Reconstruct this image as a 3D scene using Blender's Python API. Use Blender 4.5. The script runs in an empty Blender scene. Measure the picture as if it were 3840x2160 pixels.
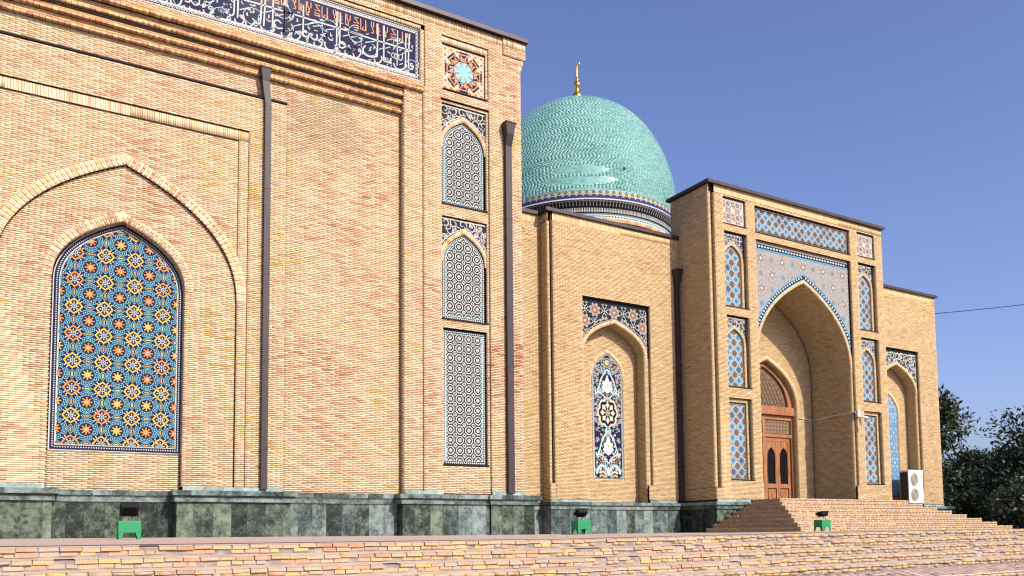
import bpy, math, random
import numpy as np
from mathutils import Matrix, Vector

rng = random.Random(7)
nrg = np.random.default_rng(7)
SC = bpy.context.scene
COL = SC.collection

# ------------------------------------------------------------------ camera, sky, sun, exposure
CAM_LOC = Vector((0.0, 0.0, 0.08))
YAW, PITCH, ROLL = math.radians(30.4615), math.radians(4.1675), math.radians(-0.5583)
_f = Vector((math.sin(YAW) * math.cos(PITCH), math.cos(YAW) * math.cos(PITCH), math.sin(PITCH)))
_r = Vector((math.cos(YAW), -math.sin(YAW), 0))
_u = _r.cross(_f)
CR = (_r * math.cos(ROLL) + _u * math.sin(ROLL))
CU = (-_r * math.sin(ROLL) + _u * math.cos(ROLL))
cam_d = bpy.data.cameras.new('camera')
cam = bpy.data.objects.new('camera', cam_d)
COL.objects.link(cam)
m = Matrix.Identity(4)
for i in range(3):
    m[i][0] = CR[i]; m[i][1] = CU[i]; m[i][2] = -_f[i]; m[i][3] = CAM_LOC[i]
cam.matrix_world = m
cam_d.sensor_width = 36.0
cam_d.lens = 3110.35 / 3840 * 36.0
cam_d.shift_y = (1769.7 - 1080) / 3840
cam_d.clip_start = 0.05
cam_d.clip_end = 6000
SC.camera = cam

SUN_AZ = math.radians(14.0)      # to the right of the facade's normal
SUN_EL = math.radians(35.0)
world = bpy.data.worlds.new('World'); SC.world = world
world.use_nodes = True
wn = world.node_tree.nodes; wl = world.node_tree.links
bg = wn['Background']
sky = wn.new('ShaderNodeTexSky'); sky.sky_type = 'NISHITA'; sky.sun_disc = False
sky.sun_elevation = SUN_EL
sky.sun_rotation = math.pi - SUN_AZ
sky.altitude = 500; sky.air_density = 1.0; sky.dust_density = 3.5; sky.ozone_density = 2.0
tint = wn.new('ShaderNodeMix'); tint.data_type = 'RGBA'; tint.blend_type = 'MULTIPLY'; tint.inputs[0].default_value = 1.0
wl.new(sky.outputs[0], tint.inputs[6]); tint.inputs[7].default_value = (1.04, 1.02, 1.32, 1)
wl.new(tint.outputs[2], bg.inputs[0])
bg.inputs[1].default_value = 0.125
sun_d = bpy.data.lights.new('sun', 'SUN'); sun_d.energy = 5.0; sun_d.angle = math.radians(0.5)
sun_d.color = (1.0, 0.93, 0.82)
sun = bpy.data.objects.new('sun', sun_d); COL.objects.link(sun)
to_sun = Vector((math.sin(SUN_AZ) * math.cos(SUN_EL), -math.cos(SUN_AZ) * math.cos(SUN_EL), math.sin(SUN_EL)))
sun.rotation_euler = (-to_sun).to_track_quat('-Z', 'Y').to_euler()
sun.location = to_sun * 60
SC.view_settings.view_transform = 'Standard'
SC.view_settings.look = 'None'
SC.view_settings.exposure = 0.30
SC.view_settings.gamma = 1.0
SC.cycles.diffuse_bounces = 1; SC.cycles.glossy_bounces = 2
SC.cycles.filter_width = 1.3
SC.view_settings.use_curve_mapping = False

# ------------------------------------------------------------------ materials
MATS = {}
def newmat(name):
    mt = bpy.data.materials.new(name); mt.use_nodes = True
    nt = mt.node_tree
    b = nt.nodes['Principled BSDF']
    MATS[name] = mt
    return mt, nt, b
def N(nt, t, **kw):
    n = nt.nodes.new(t)
    for k, v in kw.items(): setattr(n, k, v)
    return n
def mathn(nt, op, a, b=None, clamp=False):
    n = N(nt, 'ShaderNodeMath', operation=op, use_clamp=clamp)
    for i, v in enumerate((a, b)):
        if v is None: continue
        if isinstance(v, (int, float)): n.inputs[i].default_value = v
        else: nt.links.new(v, n.inputs[i])
    return n.outputs[0]
def ramp(nt, fac, stops, interp='LINEAR'):
    r = N(nt, 'ShaderNodeValToRGB'); r.color_ramp.interpolation = interp
    els = r.color_ramp.elements
    while len(els) < len(stops): els.new(0.5)
    for e, (p, c) in zip(els, stops):
        e.position = p; e.color = (c[0], c[1], c[2], 1)
    nt.links.new(fac, r.inputs[0])
    return r.outputs[0]
def mixc(nt, fac, a, b, blend='MIX'):
    n = N(nt, 'ShaderNodeMix', data_type='RGBA', blend_type=blend)
    for sock, v in ((n.inputs[0], fac), (n.inputs[6], a), (n.inputs[7], b)):
        if isinstance(v, (int, float)): sock.default_value = v
        elif isinstance(v, tuple): sock.default_value = (*v[:3], 1)
        else: nt.links.new(v, sock)
    return n.outputs[2]
def noise(nt, scale, detail=3, rough=0.55, vec=None, w=None):
    n = N(nt, 'ShaderNodeTexNoise')
    n.inputs['Scale'].default_value = scale; n.inputs['Detail'].default_value = detail
    n.inputs['Roughness'].default_value = rough
    if vec is not None: nt.links.new(vec, n.inputs['Vector'])
    return n.outputs[0]
def bump(nt, b, h, strength, dist=0.01):
    n = N(nt, 'ShaderNodeBump'); n.inputs['Strength'].default_value = strength; n.inputs['Distance'].default_value = dist
    nt.links.new(h, n.inputs['Height']); nt.links.new(n.outputs[0], b.inputs['Normal'])
def pos(nt):
    return N(nt, 'ShaderNodeNewGeometry').outputs['Position']
def rand(nt):
    g = N(nt, 'ShaderNodeNewGeometry'); o = N(nt, 'ShaderNodeObjectInfo')
    return mathn(nt, 'FRACT', mathn(nt, 'ADD', g.outputs['Random Per Island'], o.outputs['Random']))

def brick_mat(name, stops, patch=0.9, patch_scale=0.35, base=0.12, spread=0.75, dirt=0.25, stain=None, rough=0.85, smear=None):
    mt, nt, b = newmat(name)
    p = pos(nt); r = rand(nt)
    n1 = noise(nt, patch_scale, 3, 0.6, p)
    v = mathn(nt, 'ADD', mathn(nt, 'MULTIPLY', r, spread), mathn(nt, 'MULTIPLY', mathn(nt, 'SUBTRACT', n1, 0.5), patch))
    v = mathn(nt, 'ADD', v, base, True)
    c = ramp(nt, v, stops)
    r2 = mathn(nt, 'FRACT', mathn(nt, 'MULTIPLY', r, 7.31))
    g = mathn(nt, 'ADD', mathn(nt, 'MULTIPLY', r2, 0.16), 0.92)
    fine = noise(nt, 38, 4, 0.7, p)
    g = mathn(nt, 'MULTIPLY', g, mathn(nt, 'ADD', mathn(nt, 'MULTIPLY', fine, dirt * 2), 1 - dirt))
    comb = N(nt, 'ShaderNodeCombineColor')
    for i in range(3): nt.links.new(g, comb.inputs[i])
    c = mixc(nt, 1.0, c, comb.outputs[0], 'MULTIPLY')
    if smear:      # mortar smeared over worn bricks
        sm = noise(nt, smear[0], 5, 0.65, p)
        fac = mathn(nt, 'MULTIPLY', mathn(nt, 'SUBTRACT', sm, smear[1]), 9.0, True)
        c = mixc(nt, fac, c, smear[2])
    if stain:
        for (cx, cy, cz, rad, amt) in stain:
            vs = N(nt, 'ShaderNodeVectorMath', operation='DISTANCE')
            nt.links.new(p, vs.inputs[0]); vs.inputs[1].default_value = (cx, cy, cz)
            d = mathn(nt, 'SUBTRACT', 1.0, mathn(nt, 'DIVIDE', vs.outputs['Value'], rad), True)
            sn = noise(nt, 1.6, 4, 0.65, p)
            k = mathn(nt, 'MULTIPLY', mathn(nt, 'SUBTRACT', mathn(nt, 'ADD', sn, mathn(nt, 'MULTIPLY', d, 0.55)), 0.66), 4.0, True)
            k = mathn(nt, 'MULTIPLY', mathn(nt, 'MULTIPLY', k, mathn(nt, 'MULTIPLY', d, 3.0, True)), amt)
            c = mixc(nt, k, c, (0.16, 0.11, 0.075))
    nt.links.new(c, b.inputs['Base Color'])
    b.inputs['Roughness'].default_value = rough
    b.inputs['Specular IOR Level'].default_value = 0.25
    bump(nt, b, noise(nt, 70, 3, 0.6, p), 0.35, 0.006)
    return mt

def plain(name, col, rough=0.6, metal=0.0, spec=0.5, var=0.0, vscale=8, bmp=0.0, bscale=40):
    mt, nt, b = newmat(name)
    b.inputs['Roughness'].default_value = rough; b.inputs['Metallic'].default_value = metal
    b.inputs['Specular IOR Level'].default_value = spec
    if var > 0:
        n1 = noise(nt, vscale, 4, 0.6, pos(nt))
        c = ramp(nt, n1, [(0.3, tuple(x * (1 - var) for x in col)), (0.7, tuple(min(1, x * (1 + var)) for x in col))])
        nt.links.new(c, b.inputs['Base Color'])
    else:
        b.inputs['Base Color'].default_value = (*col, 1)
    if bmp > 0: bump(nt, b, noise(nt, bscale, 3, 0.6, pos(nt)), bmp, 0.01)
    return mt

WALLS = [(0.0, (.33, .14, .07)), (0.08, (.48, .25, .14)), (0.26, (.57, .36, .22)), (0.46, (.60, .45, .285)),
         (0.72, (.64, .51, .335)), (0.88, (.58, .40, .15)), (1.0, (.50, .30, .075))]
WALLS2 = [(0.0, (.42, .21, .095)), (0.12, (.53, .33, .165)), (0.35, (.57, .40, .21)), (0.6, (.59, .43, .235)),
          (0.78, (.63, .48, .275)), (0.9, (.56, .385, .13)), (1.0, (.48, .29, .075))]
brick_mat('hall_brick', WALLS, patch=1.1, patch_scale=0.28, base=0.17, spread=0.66, dirt=.14,
          stain=[(7.7, 24.7, 12.9, 2.3, 0.30)])
brick_mat('wing_brick', WALLS2, patch=0.85, patch_scale=0.3, base=0.17, spread=0.72, dirt=.14)
brick_mat('moulding_brick', [(0.0, (.34, .15, .07)), (0.35, (.48, .26, .14)), (0.7, (.55, .36, .20)), (0.85, (.53, .36, .11)), (1.0, (.57, .43, .25))], patch=0.5, dirt=0.35)
STEPC = [(0.0, (.34, .18, .105)), (0.2, (.41, .245, .15)), (0.55, (.44, .29, .17)), (0.82, (.46, .315, .165)), (0.95, (.48, .335, .13)), (1.0, (.50, .35, .10))]
brick_mat('step_brick', STEPC, patch=0.5, patch_scale=0.8, base=0.12, spread=0.85, dirt=0.5, smear=(4.2, 0.52, (.36, .30, .25)))
plain('mortar', (.055, .036, .022), 0.95, var=0.3, vscale=3, bmp=0.5)
plain('step_mortar', (.27, .215, .18), 0.95, var=0.4, vscale=5, bmp=0.9, bscale=14)
brick_mat('paver', [(0.0, (.38, .25, .19)), (0.5, (.44, .31, .24)), (1.0, (.50, .37, .28))], patch=0.6, dirt=0.4, patch_scale=0.6)
# terrace and treads: dusty worn brick paving seen edge on
mt, nt, b = newmat('terrace_paving')
p = pos(nt)
bt = N(nt, 'ShaderNodeTexBrick'); nt.links.new(p, bt.inputs['Vector'])
bt.inputs['Color1'].default_value = (.45, .31, .24, 1); bt.inputs['Color2'].default_value = (.40, .27, .20, 1); bt.inputs['Mortar'].default_value = (.27, .21, .17, 1)
bt.inputs['Scale'].default_value = 1.0; bt.inputs['Brick Width'].default_value = 0.27; bt.inputs['Row Height'].default_value = 0.135; bt.inputs['Mortar Size'].default_value = 0.008
c = mixc(nt, mathn(nt, 'MULTIPLY', noise(nt, 2.2, 5, 0.65, p), 0.9, True), bt.outputs[0], (.44, .34, .27))
nt.links.new(c, b.inputs['Base Color']); b.inputs['Roughness'].default_value = 0.95
bump(nt, b, noise(nt, 9, 5, 0.7, p), 0.8, 0.03)
plain('ground', (.25, .20, .15), 0.95, var=0.3, vscale=0.3)

def marble_mat(name, dark, mid, light, seed, lightness=0.5):
    mt, nt, b = newmat(name)
    tc = N(nt, 'ShaderNodeNewGeometry'); oi = N(nt, 'ShaderNodeObjectInfo')
    off = N(nt, 'ShaderNodeCombineXYZ')
    rr = mathn(nt, 'MULTIPLY', oi.outputs['Random'], 37.0)
    nt.links.new(rr, off.inputs[0]); nt.links.new(mathn(nt, 'MULTIPLY', rr, 1.7), off.inputs[2])
    av = N(nt, 'ShaderNodeVectorMath', operation='ADD'); nt.links.new(tc.outputs['Position'], av.inputs[0]); nt.links.new(off.outputs[0], av.inputs[1])
    v = av.outputs[0]
    n1 = noise(nt, 2.6, 7, 0.68, v)
    n2 = noise(nt, 9.0, 6, 0.75, v)
    k = mathn(nt, 'ADD', mathn(nt, 'MULTIPLY', n1, 0.75), mathn(nt, 'MULTIPLY', n2, 0.45))
    k = mathn(nt, 'ADD', k, mathn(nt, 'MULTIPLY', mathn(nt, 'SUBTRACT', oi.outputs['Random'], lightness), 0.22))
    c = ramp(nt, k, [(0.44, dark), (0.58, mid), (0.70, tuple((a + b_) / 2 for a, b_ in zip(mid, light))), (0.84, light)])
    vo = N(nt, 'ShaderNodeTexVoronoi', feature='DISTANCE_TO_EDGE'); vo.inputs['Scale'].default_value = 2.3
    wv = N(nt, 'ShaderNodeVectorMath', operation='ADD'); nt.links.new(v, wv.inputs[0])
    nz = N(nt, 'ShaderNodeTexNoise'); nz.inputs['Scale'].default_value = 3.0; nz.inputs['Detail'].default_value = 5; nt.links.new(v, nz.inputs['Vector'])
    sv = N(nt, 'ShaderNodeVectorMath', operation='SCALE'); nt.links.new(nz.outputs[1], sv.inputs[0]); sv.inputs['Scale'].default_value = 0.9
    nt.links.new(sv.outputs[0], wv.inputs[1]); nt.links.new(wv.outputs[0], vo.inputs['Vector'])
    ve = mathn(nt, 'SUBTRACT', 1.0, mathn(nt, 'MULTIPLY', vo.outputs['Distance'], 22.0), True)
    c = mixc(nt, mathn(nt, 'MULTIPLY', ve, 0.22), c, tuple(min(1, x * 1.2) for x in light))
    nt.links.new(c, b.inputs['Base Color']); b.inputs['Roughness'].default_value = 0.45
    b.inputs['Specular IOR Level'].default_value = 0.2
    bump(nt, b, n2, 0.2, 0.01)
marble_mat('green_marble', (.004, .007, .006), (.018, .028, .021), (.16, .20, .14), 1)
marble_mat('grey_marble', (.010, .016, .015), (.045, .066, .06), (.22, .27, .25), 2, 0.35)
marble_mat('pale_marble', (.10, .15, .14), (.19, .27, .245), (.33, .42, .39), 3, 0.3)

def glaze(name, col, rough=0.045, var=0.12):
    return plain(name, col, rough, 0, 0.10, var, 6)
glaze('navy', (.009, .011, .040)); glaze('turquoise', (.12, .36, .43)); glaze('orange', (.60, .20, .035)); glaze('yellow', (.58, .36, .04))
glaze('white_glaze', (.44, .44, .40)); glaze('black_glaze', (.018, .018, .022)); glaze('green_glaze', (.10, .16, .03)); glaze('blue', (.06, .19, .36))
glaze('pale_blue', (.30, .44, .52)); glaze('brown_glaze', (.24, .12, .06)); glaze('grey_glaze', (.36, .34, .31)); glaze('cream', (.62, .50, .32))
glaze('rust', (.33, .13, .06)); glaze('steel_blue', (.15, .30, .42)); glaze('gold_glaze', (.55, .34, .06)); glaze('deep_navy', (.010, .012, .040))
glaze('soft_turquoise', (.36, .56, .58))
plain('brown_metal', (.045, .028, .026), 0.5, 0.1, 0.4, 0.15, 1.5)
plain('pipe_metal', (.030, .019, .020), 0.55, 0.0, 0.35, 0.15, 1.5)
plain('black_metal', (.008, .007, .007), 0.7, 0, 0.2)
plain('green_paint', (.004, .20, .062), 0.42, 0, 0.5, 0.08, 12)
plain('white_plastic', (.72, .72, .67), 0.45, 0, 0.5, 0.04, 3)
plain('cream_plastic', (.62, .57, .44), 0.5)
plain('fan_mesh', (.42, .38, .30), 0.6); plain('dark_coil', (.02, .022, .028), 0.5)
plain('logo_green', (.05, .62, .12), 0.5)
plain('gold', (.78, .46, .07), 0.24, 1.0)
plain('dark_glass', (.006, .006, .007), 0.12)
plain('lamp_glass', (.05, .05, .06), 0.1)
mt, nt, b = newmat('carved_wood')
p = pos(nt)
mp = N(nt, 'ShaderNodeMapping'); mp.inputs['Scale'].default_value = (14, 14, 1.3); nt.links.new(p, mp.inputs[0])
w1 = noise(nt, 1.0, 5, 0.6, mp.outputs[0])
c = ramp(nt, w1, [(0.3, (.15, .055, .02)), (0.55, (.30, .12, .04)), (0.75, (.42, .18, .06))])
nt.links.new(c, b.inputs['Base Color']); b.inputs['Roughness'].default_value = 0.5
bump(nt, b, noise(nt, 35, 4, 0.7, p), 0.6, 0.02)
plain('lattice_wood', (.22, .13, .075), 0.65, var=0.25, vscale=10)
plain('lattice_back', (.16, .115, .08), 0.7)
# dome tiles
brick_mat('dome_tile', [(0.0, (.06, .17, .14)), (0.2, (.115, .28, .235)), (0.5, (.17, .37, .325)), (0.8, (.215, .42, .375)), (1.0, (.27, .46, .42))],
          patch=0.8, patch_scale=0.4, base=0.2, spread=0.55, dirt=0.10, rough=0.27)
MATS['dome_tile'].node_tree.nodes['Principled BSDF'].inputs['Specular IOR Level'].default_value = 0.55
plain('dome_grout', (.13, .28, .245), 0.6)
plain('tread_dust', (.47, .36, .27), 0.95, var=.18, vscale=3, bmp=.5, bscale=20)
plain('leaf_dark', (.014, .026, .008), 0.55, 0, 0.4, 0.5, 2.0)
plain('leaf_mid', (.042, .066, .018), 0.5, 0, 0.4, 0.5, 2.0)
plain('bark', (.10, .08, .055), 0.9, var=0.3, vscale=6)


for n_, c_ in dict(orange_pale=(.60, .27, .12), orange_yellow=(.62, .30, .07), turq_light=(.24, .56, .60), orange_red=(.58, .13, .035), turq_bright=(.05, .30, .52), stone_grey=(.42, .39, .35), pale_tile=(.55, .60, .55), violet_navy=(.045, .04, .17), flower_dark=(.035, .018, .015), olive_glaze=(.33, .34, .10), fan_back=(.30, .27, .21), spandrel_grey=(.27, .245, .22), slate_glaze=(.10, .085, .075), slate_blue=(.10, .16, .21)).items(): glaze(n_, c_)

# ------------------------------------------------------------------ mesh helpers
def tag(o, label=None, cat=None, group=None, kind=None):
    if label: o['label'] = label
    if cat: o['category'] = cat
    if group: o['group'] = group
    if kind: o['kind'] = kind
    return o
def thing(name, loc, label, cat, group=None):
    o = bpy.data.objects.new(name, None); o.empty_display_size = 0.3
    COL.objects.link(o); o.location = loc
    return tag(o, label, cat, group)
def link_mesh(name, me, mat, parent=None, loc=None):
    if mat and not me.materials: me.materials.append(MATS[mat])
    o = bpy.data.objects.new(name, me); COL.objects.link(o)
    if loc is not None: o.location = loc
    if parent is not None:
        o.parent = parent
        q = Vector((0, 0, 0)); t = parent
        while t is not None:
            q += t.location; t = t.parent
        o.location = (Vector(loc) if loc is not None else Vector((0, 0, 0))) - q
    return o
class MB:
    def __init__(s): s.v = []; s.f = []
    def face(s, pts):
        i = len(s.v); s.v.extend([tuple(p) for p in pts]); s.f.append(tuple(range(i, i + len(pts))))
    def hexa(s, p):        # 8 pts: bottom 4 then top 4
        i = len(s.v); s.v.extend([tuple(q) for q in p])
        for a in ((0, 3, 2, 1), (4, 5, 6, 7), (0, 1, 5, 4), (1, 2, 6, 5), (2, 3, 7, 6), (3, 0, 4, 7)):
            s.f.append(tuple(i + k for k in a))
    def box(s, x0, x1, y0, y1, z0, z1):
        s.hexa([(x0, y0, z0), (x1, y0, z0), (x1, y1, z0), (x0, y1, z0), (x0, y0, z1), (x1, y0, z1), (x1, y1, z1), (x0, y1, z1)])
    def prism(s, pts, y0, y1):      # polygon in x,z extruded along y
        n = len(pts); i = len(s.v)
        s.v.extend([(x, y0, z) for x, z in pts]); s.v.extend([(x, y1, z) for x, z in pts])
        s.f.append(tuple(range(i, i + n))); s.f.append(tuple(reversed(range(i + n, i + 2 * n))))
        for k in range(n):
            k2 = (k + 1) % n
            s.f.append((i + k2, i + k, i + n + k, i + n + k2))
    def tube(s, pts, r, seg=6, closed_ends=True):
        pts = [Vector(p) for p in pts]; rings = []
        for k, p in enumerate(pts):
            d = (pts[min(k + 1, len(pts) - 1)] - pts[max(k - 1, 0)]).normalized()
            a = d.cross(Vector((0, 0, 1)))
            if a.length < 1e-3: a = d.cross(Vector((1, 0, 0)))
            a.normalize(); bb = d.cross(a)
            rr = r[k] if isinstance(r, (list, tuple)) else r
            i = len(s.v)
            for q in range(seg):
                t = 2 * math.pi * q / seg
                s.v.append(tuple(p + a * (rr * math.cos(t)) + bb * (rr * math.sin(t))))
            rings.append(i)
        for i, j in zip(rings, rings[1:]):
            for q in range(seg):
                q2 = (q + 1) % seg
                s.f.append((i + q, i + q2, j + q2, j + q))
        if closed_ends:
            s.f.append(tuple(rings[0] + q for q in range(seg))); s.f.append(tuple(rings[-1] + q for q in reversed(range(seg))))
    def lathe(s, prof, c, seg=32):
        rings = []
        for r, z in prof:
            i = len(s.v); rings.append(i)
            for q in range(seg):
                t = 2 * math.pi * q / seg
                s.v.append((c[0] + r * math.cos(t), c[1] + r * math.sin(t), c[2] + z))
        for i, j in zip(rings, rings[1:]):
            for q in range(seg):
                q2 = (q + 1) % seg
                s.f.append((i + q, i + q2, j + q2, j + q))
    def build(s, name, mat, parent=None, smooth=False, bevel=0):
        me = bpy.data.meshes.new(name); me.from_pydata(s.v, [], s.f); me.update()
        if smooth: me.polygons.foreach_set('use_smooth', [True] * len(me.polygons))
        o = link_mesh(name, me, mat, parent)
        if bevel:
            bv = o.modifiers.new('bevel', 'BEVEL'); bv.width = bevel; bv.segments = 2; bv.limit_method = 'ANGLE'
        return o
def boxobj(name, mat, parent, *b, bevel=0):
    q = MB(); q.box(*b); return q.build(name, mat, parent, bevel=bevel)

FPX = 3110.35
def to_px(p):
    d = Vector(p) - CAM_LOC
    z = d.dot(_f)
    if z < 0.1: return None
    return d.dot(CR) / z * FPX + 1920, 1769.7 - d.dot(CU) / z * FPX, z

class BrickSet:
    """pieces with a front quad, a normal and a depth"""
    def __init__(s): s.q = []; s.n = []; s.d = []
    def add(s, q, n, d=0.03): s.q.append(q); s.n.append(n); s.d.append(d)
    def finish(s, parent, mat, name, rest, jit=0.0016, limit=300, out=0.003):
        Q = np.array(s.q, dtype=np.float64); Nn = np.array(s.n, dtype=np.float64); D = np.array(s.d)
        n = len(Q)
        C = Q.mean(axis=1); rel = C - np.array(CAM_LOC)
        fz = rel @ np.array(_f); px = rel @ np.array(CR) / fz * FPX + 1920; py = 1769.7 - rel @ np.array(CU) / fz * FPX
        e1 = np.linalg.norm(Q[:, 1] - Q[:, 0], axis=1); e2 = np.linalg.norm(Q[:, 3] - Q[:, 0], axis=1)
        facing = np.clip(-(rel * Nn).sum(1) / np.linalg.norm(rel, axis=1), 0, 1)
        size = np.where((fz > 0) & (px > 15) & (px < 3825) & (py > 10) & (py < 2150), e1 * e2 * facing / (fz ** 2), 0)
        order = np.argsort(-size, kind='stable')
        sel = [i for i in order[:limit] if size[i] > 0]
        mask = np.ones(n, bool); mask[sel] = False
        out_off = Nn * (nrg.random(n)[:, None] * out)
        Q2 = Q + out_off[:, None, :] + nrg.normal(0, jit, Q.shape)
        def shell(front, nn, dd):
            back = front - nn[:, None, :] * dd[:, None, None]
            return np.concatenate([front, back], axis=1)          # (n,8,3)
        V = shell(Q2[mask], Nn[mask], D[mask])
        k = len(V)
        base = np.array([[0, 1, 2, 3], [1, 0, 4, 5], [2, 1, 5, 6], [3, 2, 6, 7], [0, 3, 7, 4]])
        F = (base[None] + (np.arange(k) * 8)[:, None, None]).reshape(-1, 4)
        if k:
            me = bpy.data.meshes.new(rest)
            me.vertices.add(k * 8); me.vertices.foreach_set('co', V.reshape(-1))
            me.loops.add(F.size); me.loops.foreach_set('vertex_index', F.reshape(-1))
            me.polygons.add(len(F)); me.polygons.foreach_set('loop_start', np.arange(len(F)) * 4); me.polygons.foreach_set('loop_total', np.full(len(F), 4))
            me.update(calc_edges=True)
            o = link_mesh(rest, me, mat, parent); o['kind'] = 'stuff'
        cache = {}
        pl = np.zeros(3); t = parent
        while t is not None: pl += np.array(t.location); t = t.parent
        for i in sel:
            loc = C[i]; fr = Q[i] - loc
            key = tuple(np.round(fr, 3).reshape(-1)) + tuple(np.round(Nn[i], 3)) + (round(D[i], 3),)
            me = cache.get(key)
            if me is None:
                bk = fr - Nn[i] * D[i]
                me = bpy.data.meshes.new(name)
                me.from_pydata([tuple(x) for x in np.concatenate([fr, bk])], [], [tuple(int(a) for a in b) for b in base])
                me.materials.append(MATS[mat]); cache[key] = me
            o = bpy.data.objects.new(name, me); COL.objects.link(o); o.parent = parent
            o.location = tuple(loc + out_off[i] - pl)
        return len(sel), k

def zo(x): return float(np.interp(x, [-12, 0, 8.5, 15.4, 23.5, 40, 75], [-.033, -.033, -.040, .012, .055, .08, .08]))   # the flight is not quite level
def zw(x): return float(np.interp(x, [-12, 0, 6, 12, 20, 45], [.045, .04, .02, .0, -.015, -.01]))

# ------------------------------------------------------------------ arches and walls
_B = [(1, 0), (1, .48), (.576, .785), (0, 1)]
def _bez(t, B=_B):
    a = [(1 - t) ** 3, 3 * t * (1 - t) ** 2, 3 * t * t * (1 - t), t ** 3]
    return sum(k * p[0] for k, p in zip(a, B)), sum(k * p[1] for k, p in zip(a, B))
_T = np.array([_bez(t) for t in np.linspace(0, 1, 200)])
class Arch:
    def __init__(s, c, w, zs, za, zb=None):
        s.c, s.w, s.zs, s.za = c, w, zs, za; s.zb = zs if zb is None else zb
    def hw(s, z):
        if z < s.zb or z >= s.za: return 0.0
        if z <= s.zs: return s.w
        return float(np.interp((z - s.zs) / (s.za - s.zs), _T[:, 1], _T[:, 0])) * s.w
    def curve(s, n=40):                       # right half from springing to apex
        return [(s.c + x * s.w, s.zs + y * (s.za - s.zs)) for x, y in [_bez(t) for t in np.linspace(0, 1, n)]]
    def outline(s, n=24):                     # closed outline incl. the jambs, counterclockwise
        r = s.curve(n); l = [(2 * s.c - x, z) for x, z in reversed(r[:-1])]
        return [(s.c - s.w, s.zb), (s.c + s.w, s.zb)] + (r if s.zb < s.zs else r[1:]) + (l if s.zb < s.zs else l[:-1])
    def iv(s, z):
        h = s.hw(z); return [(s.c - h, s.c + h)] if h > 0 else []
class Rect:
    def __init__(s, x0, x1, z0, z1): s.a = (x0, x1, z0, z1)
    def iv(s, z):
        x0, x1, z0, z1 = s.a
        return [(x0, x1)] if z0 <= z < z1 else []
def subtract(ivs, holes):
    for a, b in holes:
        out = []
        for c, d in ivs:
            if b <= c or a >= d: out.append((c, d)); continue
            if a > c: out.append((c, a))
            if b < d: out.append((b, d))
        ivs = out
    return ivs
PH, PL = 0.0569, 0.288
def frontP(Y): return (lambda u, z: (u, Y, z)), (0, -1, 0)
def sideP(X): return (lambda u, z: (X, u, z)), (-1, 0, 0)
def wall(bs, mort, plane, shapes, holes=(), z0=1.3, z1=17, ph=PH, pl=PL, jh=0.015, jv=0.006, depth=0.03, rec=0.02):
    P, n = plane
    i0 = int(math.floor(z0 / ph)); i1 = int(math.ceil(z1 / ph))
    for i in range(i0, i1):
        a = max(i * ph, z0); b = min((i + 1) * ph, z1)
        if b - a < 0.012: continue
        zc = (a + b) / 2
        ivs = []
        for s in shapes: ivs += s.iv(zc)
        hs = []
        for h in holes: hs += h.iv(zc)
        ivs = subtract(ivs, hs)
        for (c, d) in ivs:
            if d - c < 0.02: continue
            q = [P(c, a), P(d, a), P(d, b), P(c, b)]
            mort.face([tuple(p[k] - n[k] * rec for k in range(3)) for p in q])
            off = (pl / 2 if i % 2 else 0.0)
            k = math.floor((c - off) / pl)
            while k * pl + off < d:
                x0 = max(k * pl + off + jv / 2, c); x1 = min((k + 1) * pl + off - jv / 2, d)
                k += 1
                if x1 - x0 < 0.025: continue
                zz0 = a + jh / 2; zz1 = b - jh / 2
                if zz1 - zz0 < 0.012: continue
                bs.add([P(x0, zz0), P(x1, zz0), P(x1, zz1), P(x0, zz1)], n, depth)
def soldiers(bs, mort, plane, u0, u1, z0, z1, w=0.062, j=0.011, depth=0.03):
    P, n = plane
    q = [P(u0, z0), P(u1, z0), P(u1, z1), P(u0, z1)]
    mort.face([tuple(p[k] - n[k] * 0.013 for k in range(3)) for p in q])
    k = max(1, round((u1 - u0) / w)); s = (u1 - u0) / k
    for i in range(k):
        x0 = u0 + i * s + j / 2; x1 = u0 + (i + 1) * s - j / 2
        bs.add([P(x0, z0 + .004), P(x1, z0 + .004), P(x1, z1 - .004), P(x0, z1 - .004)], n, depth)
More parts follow.
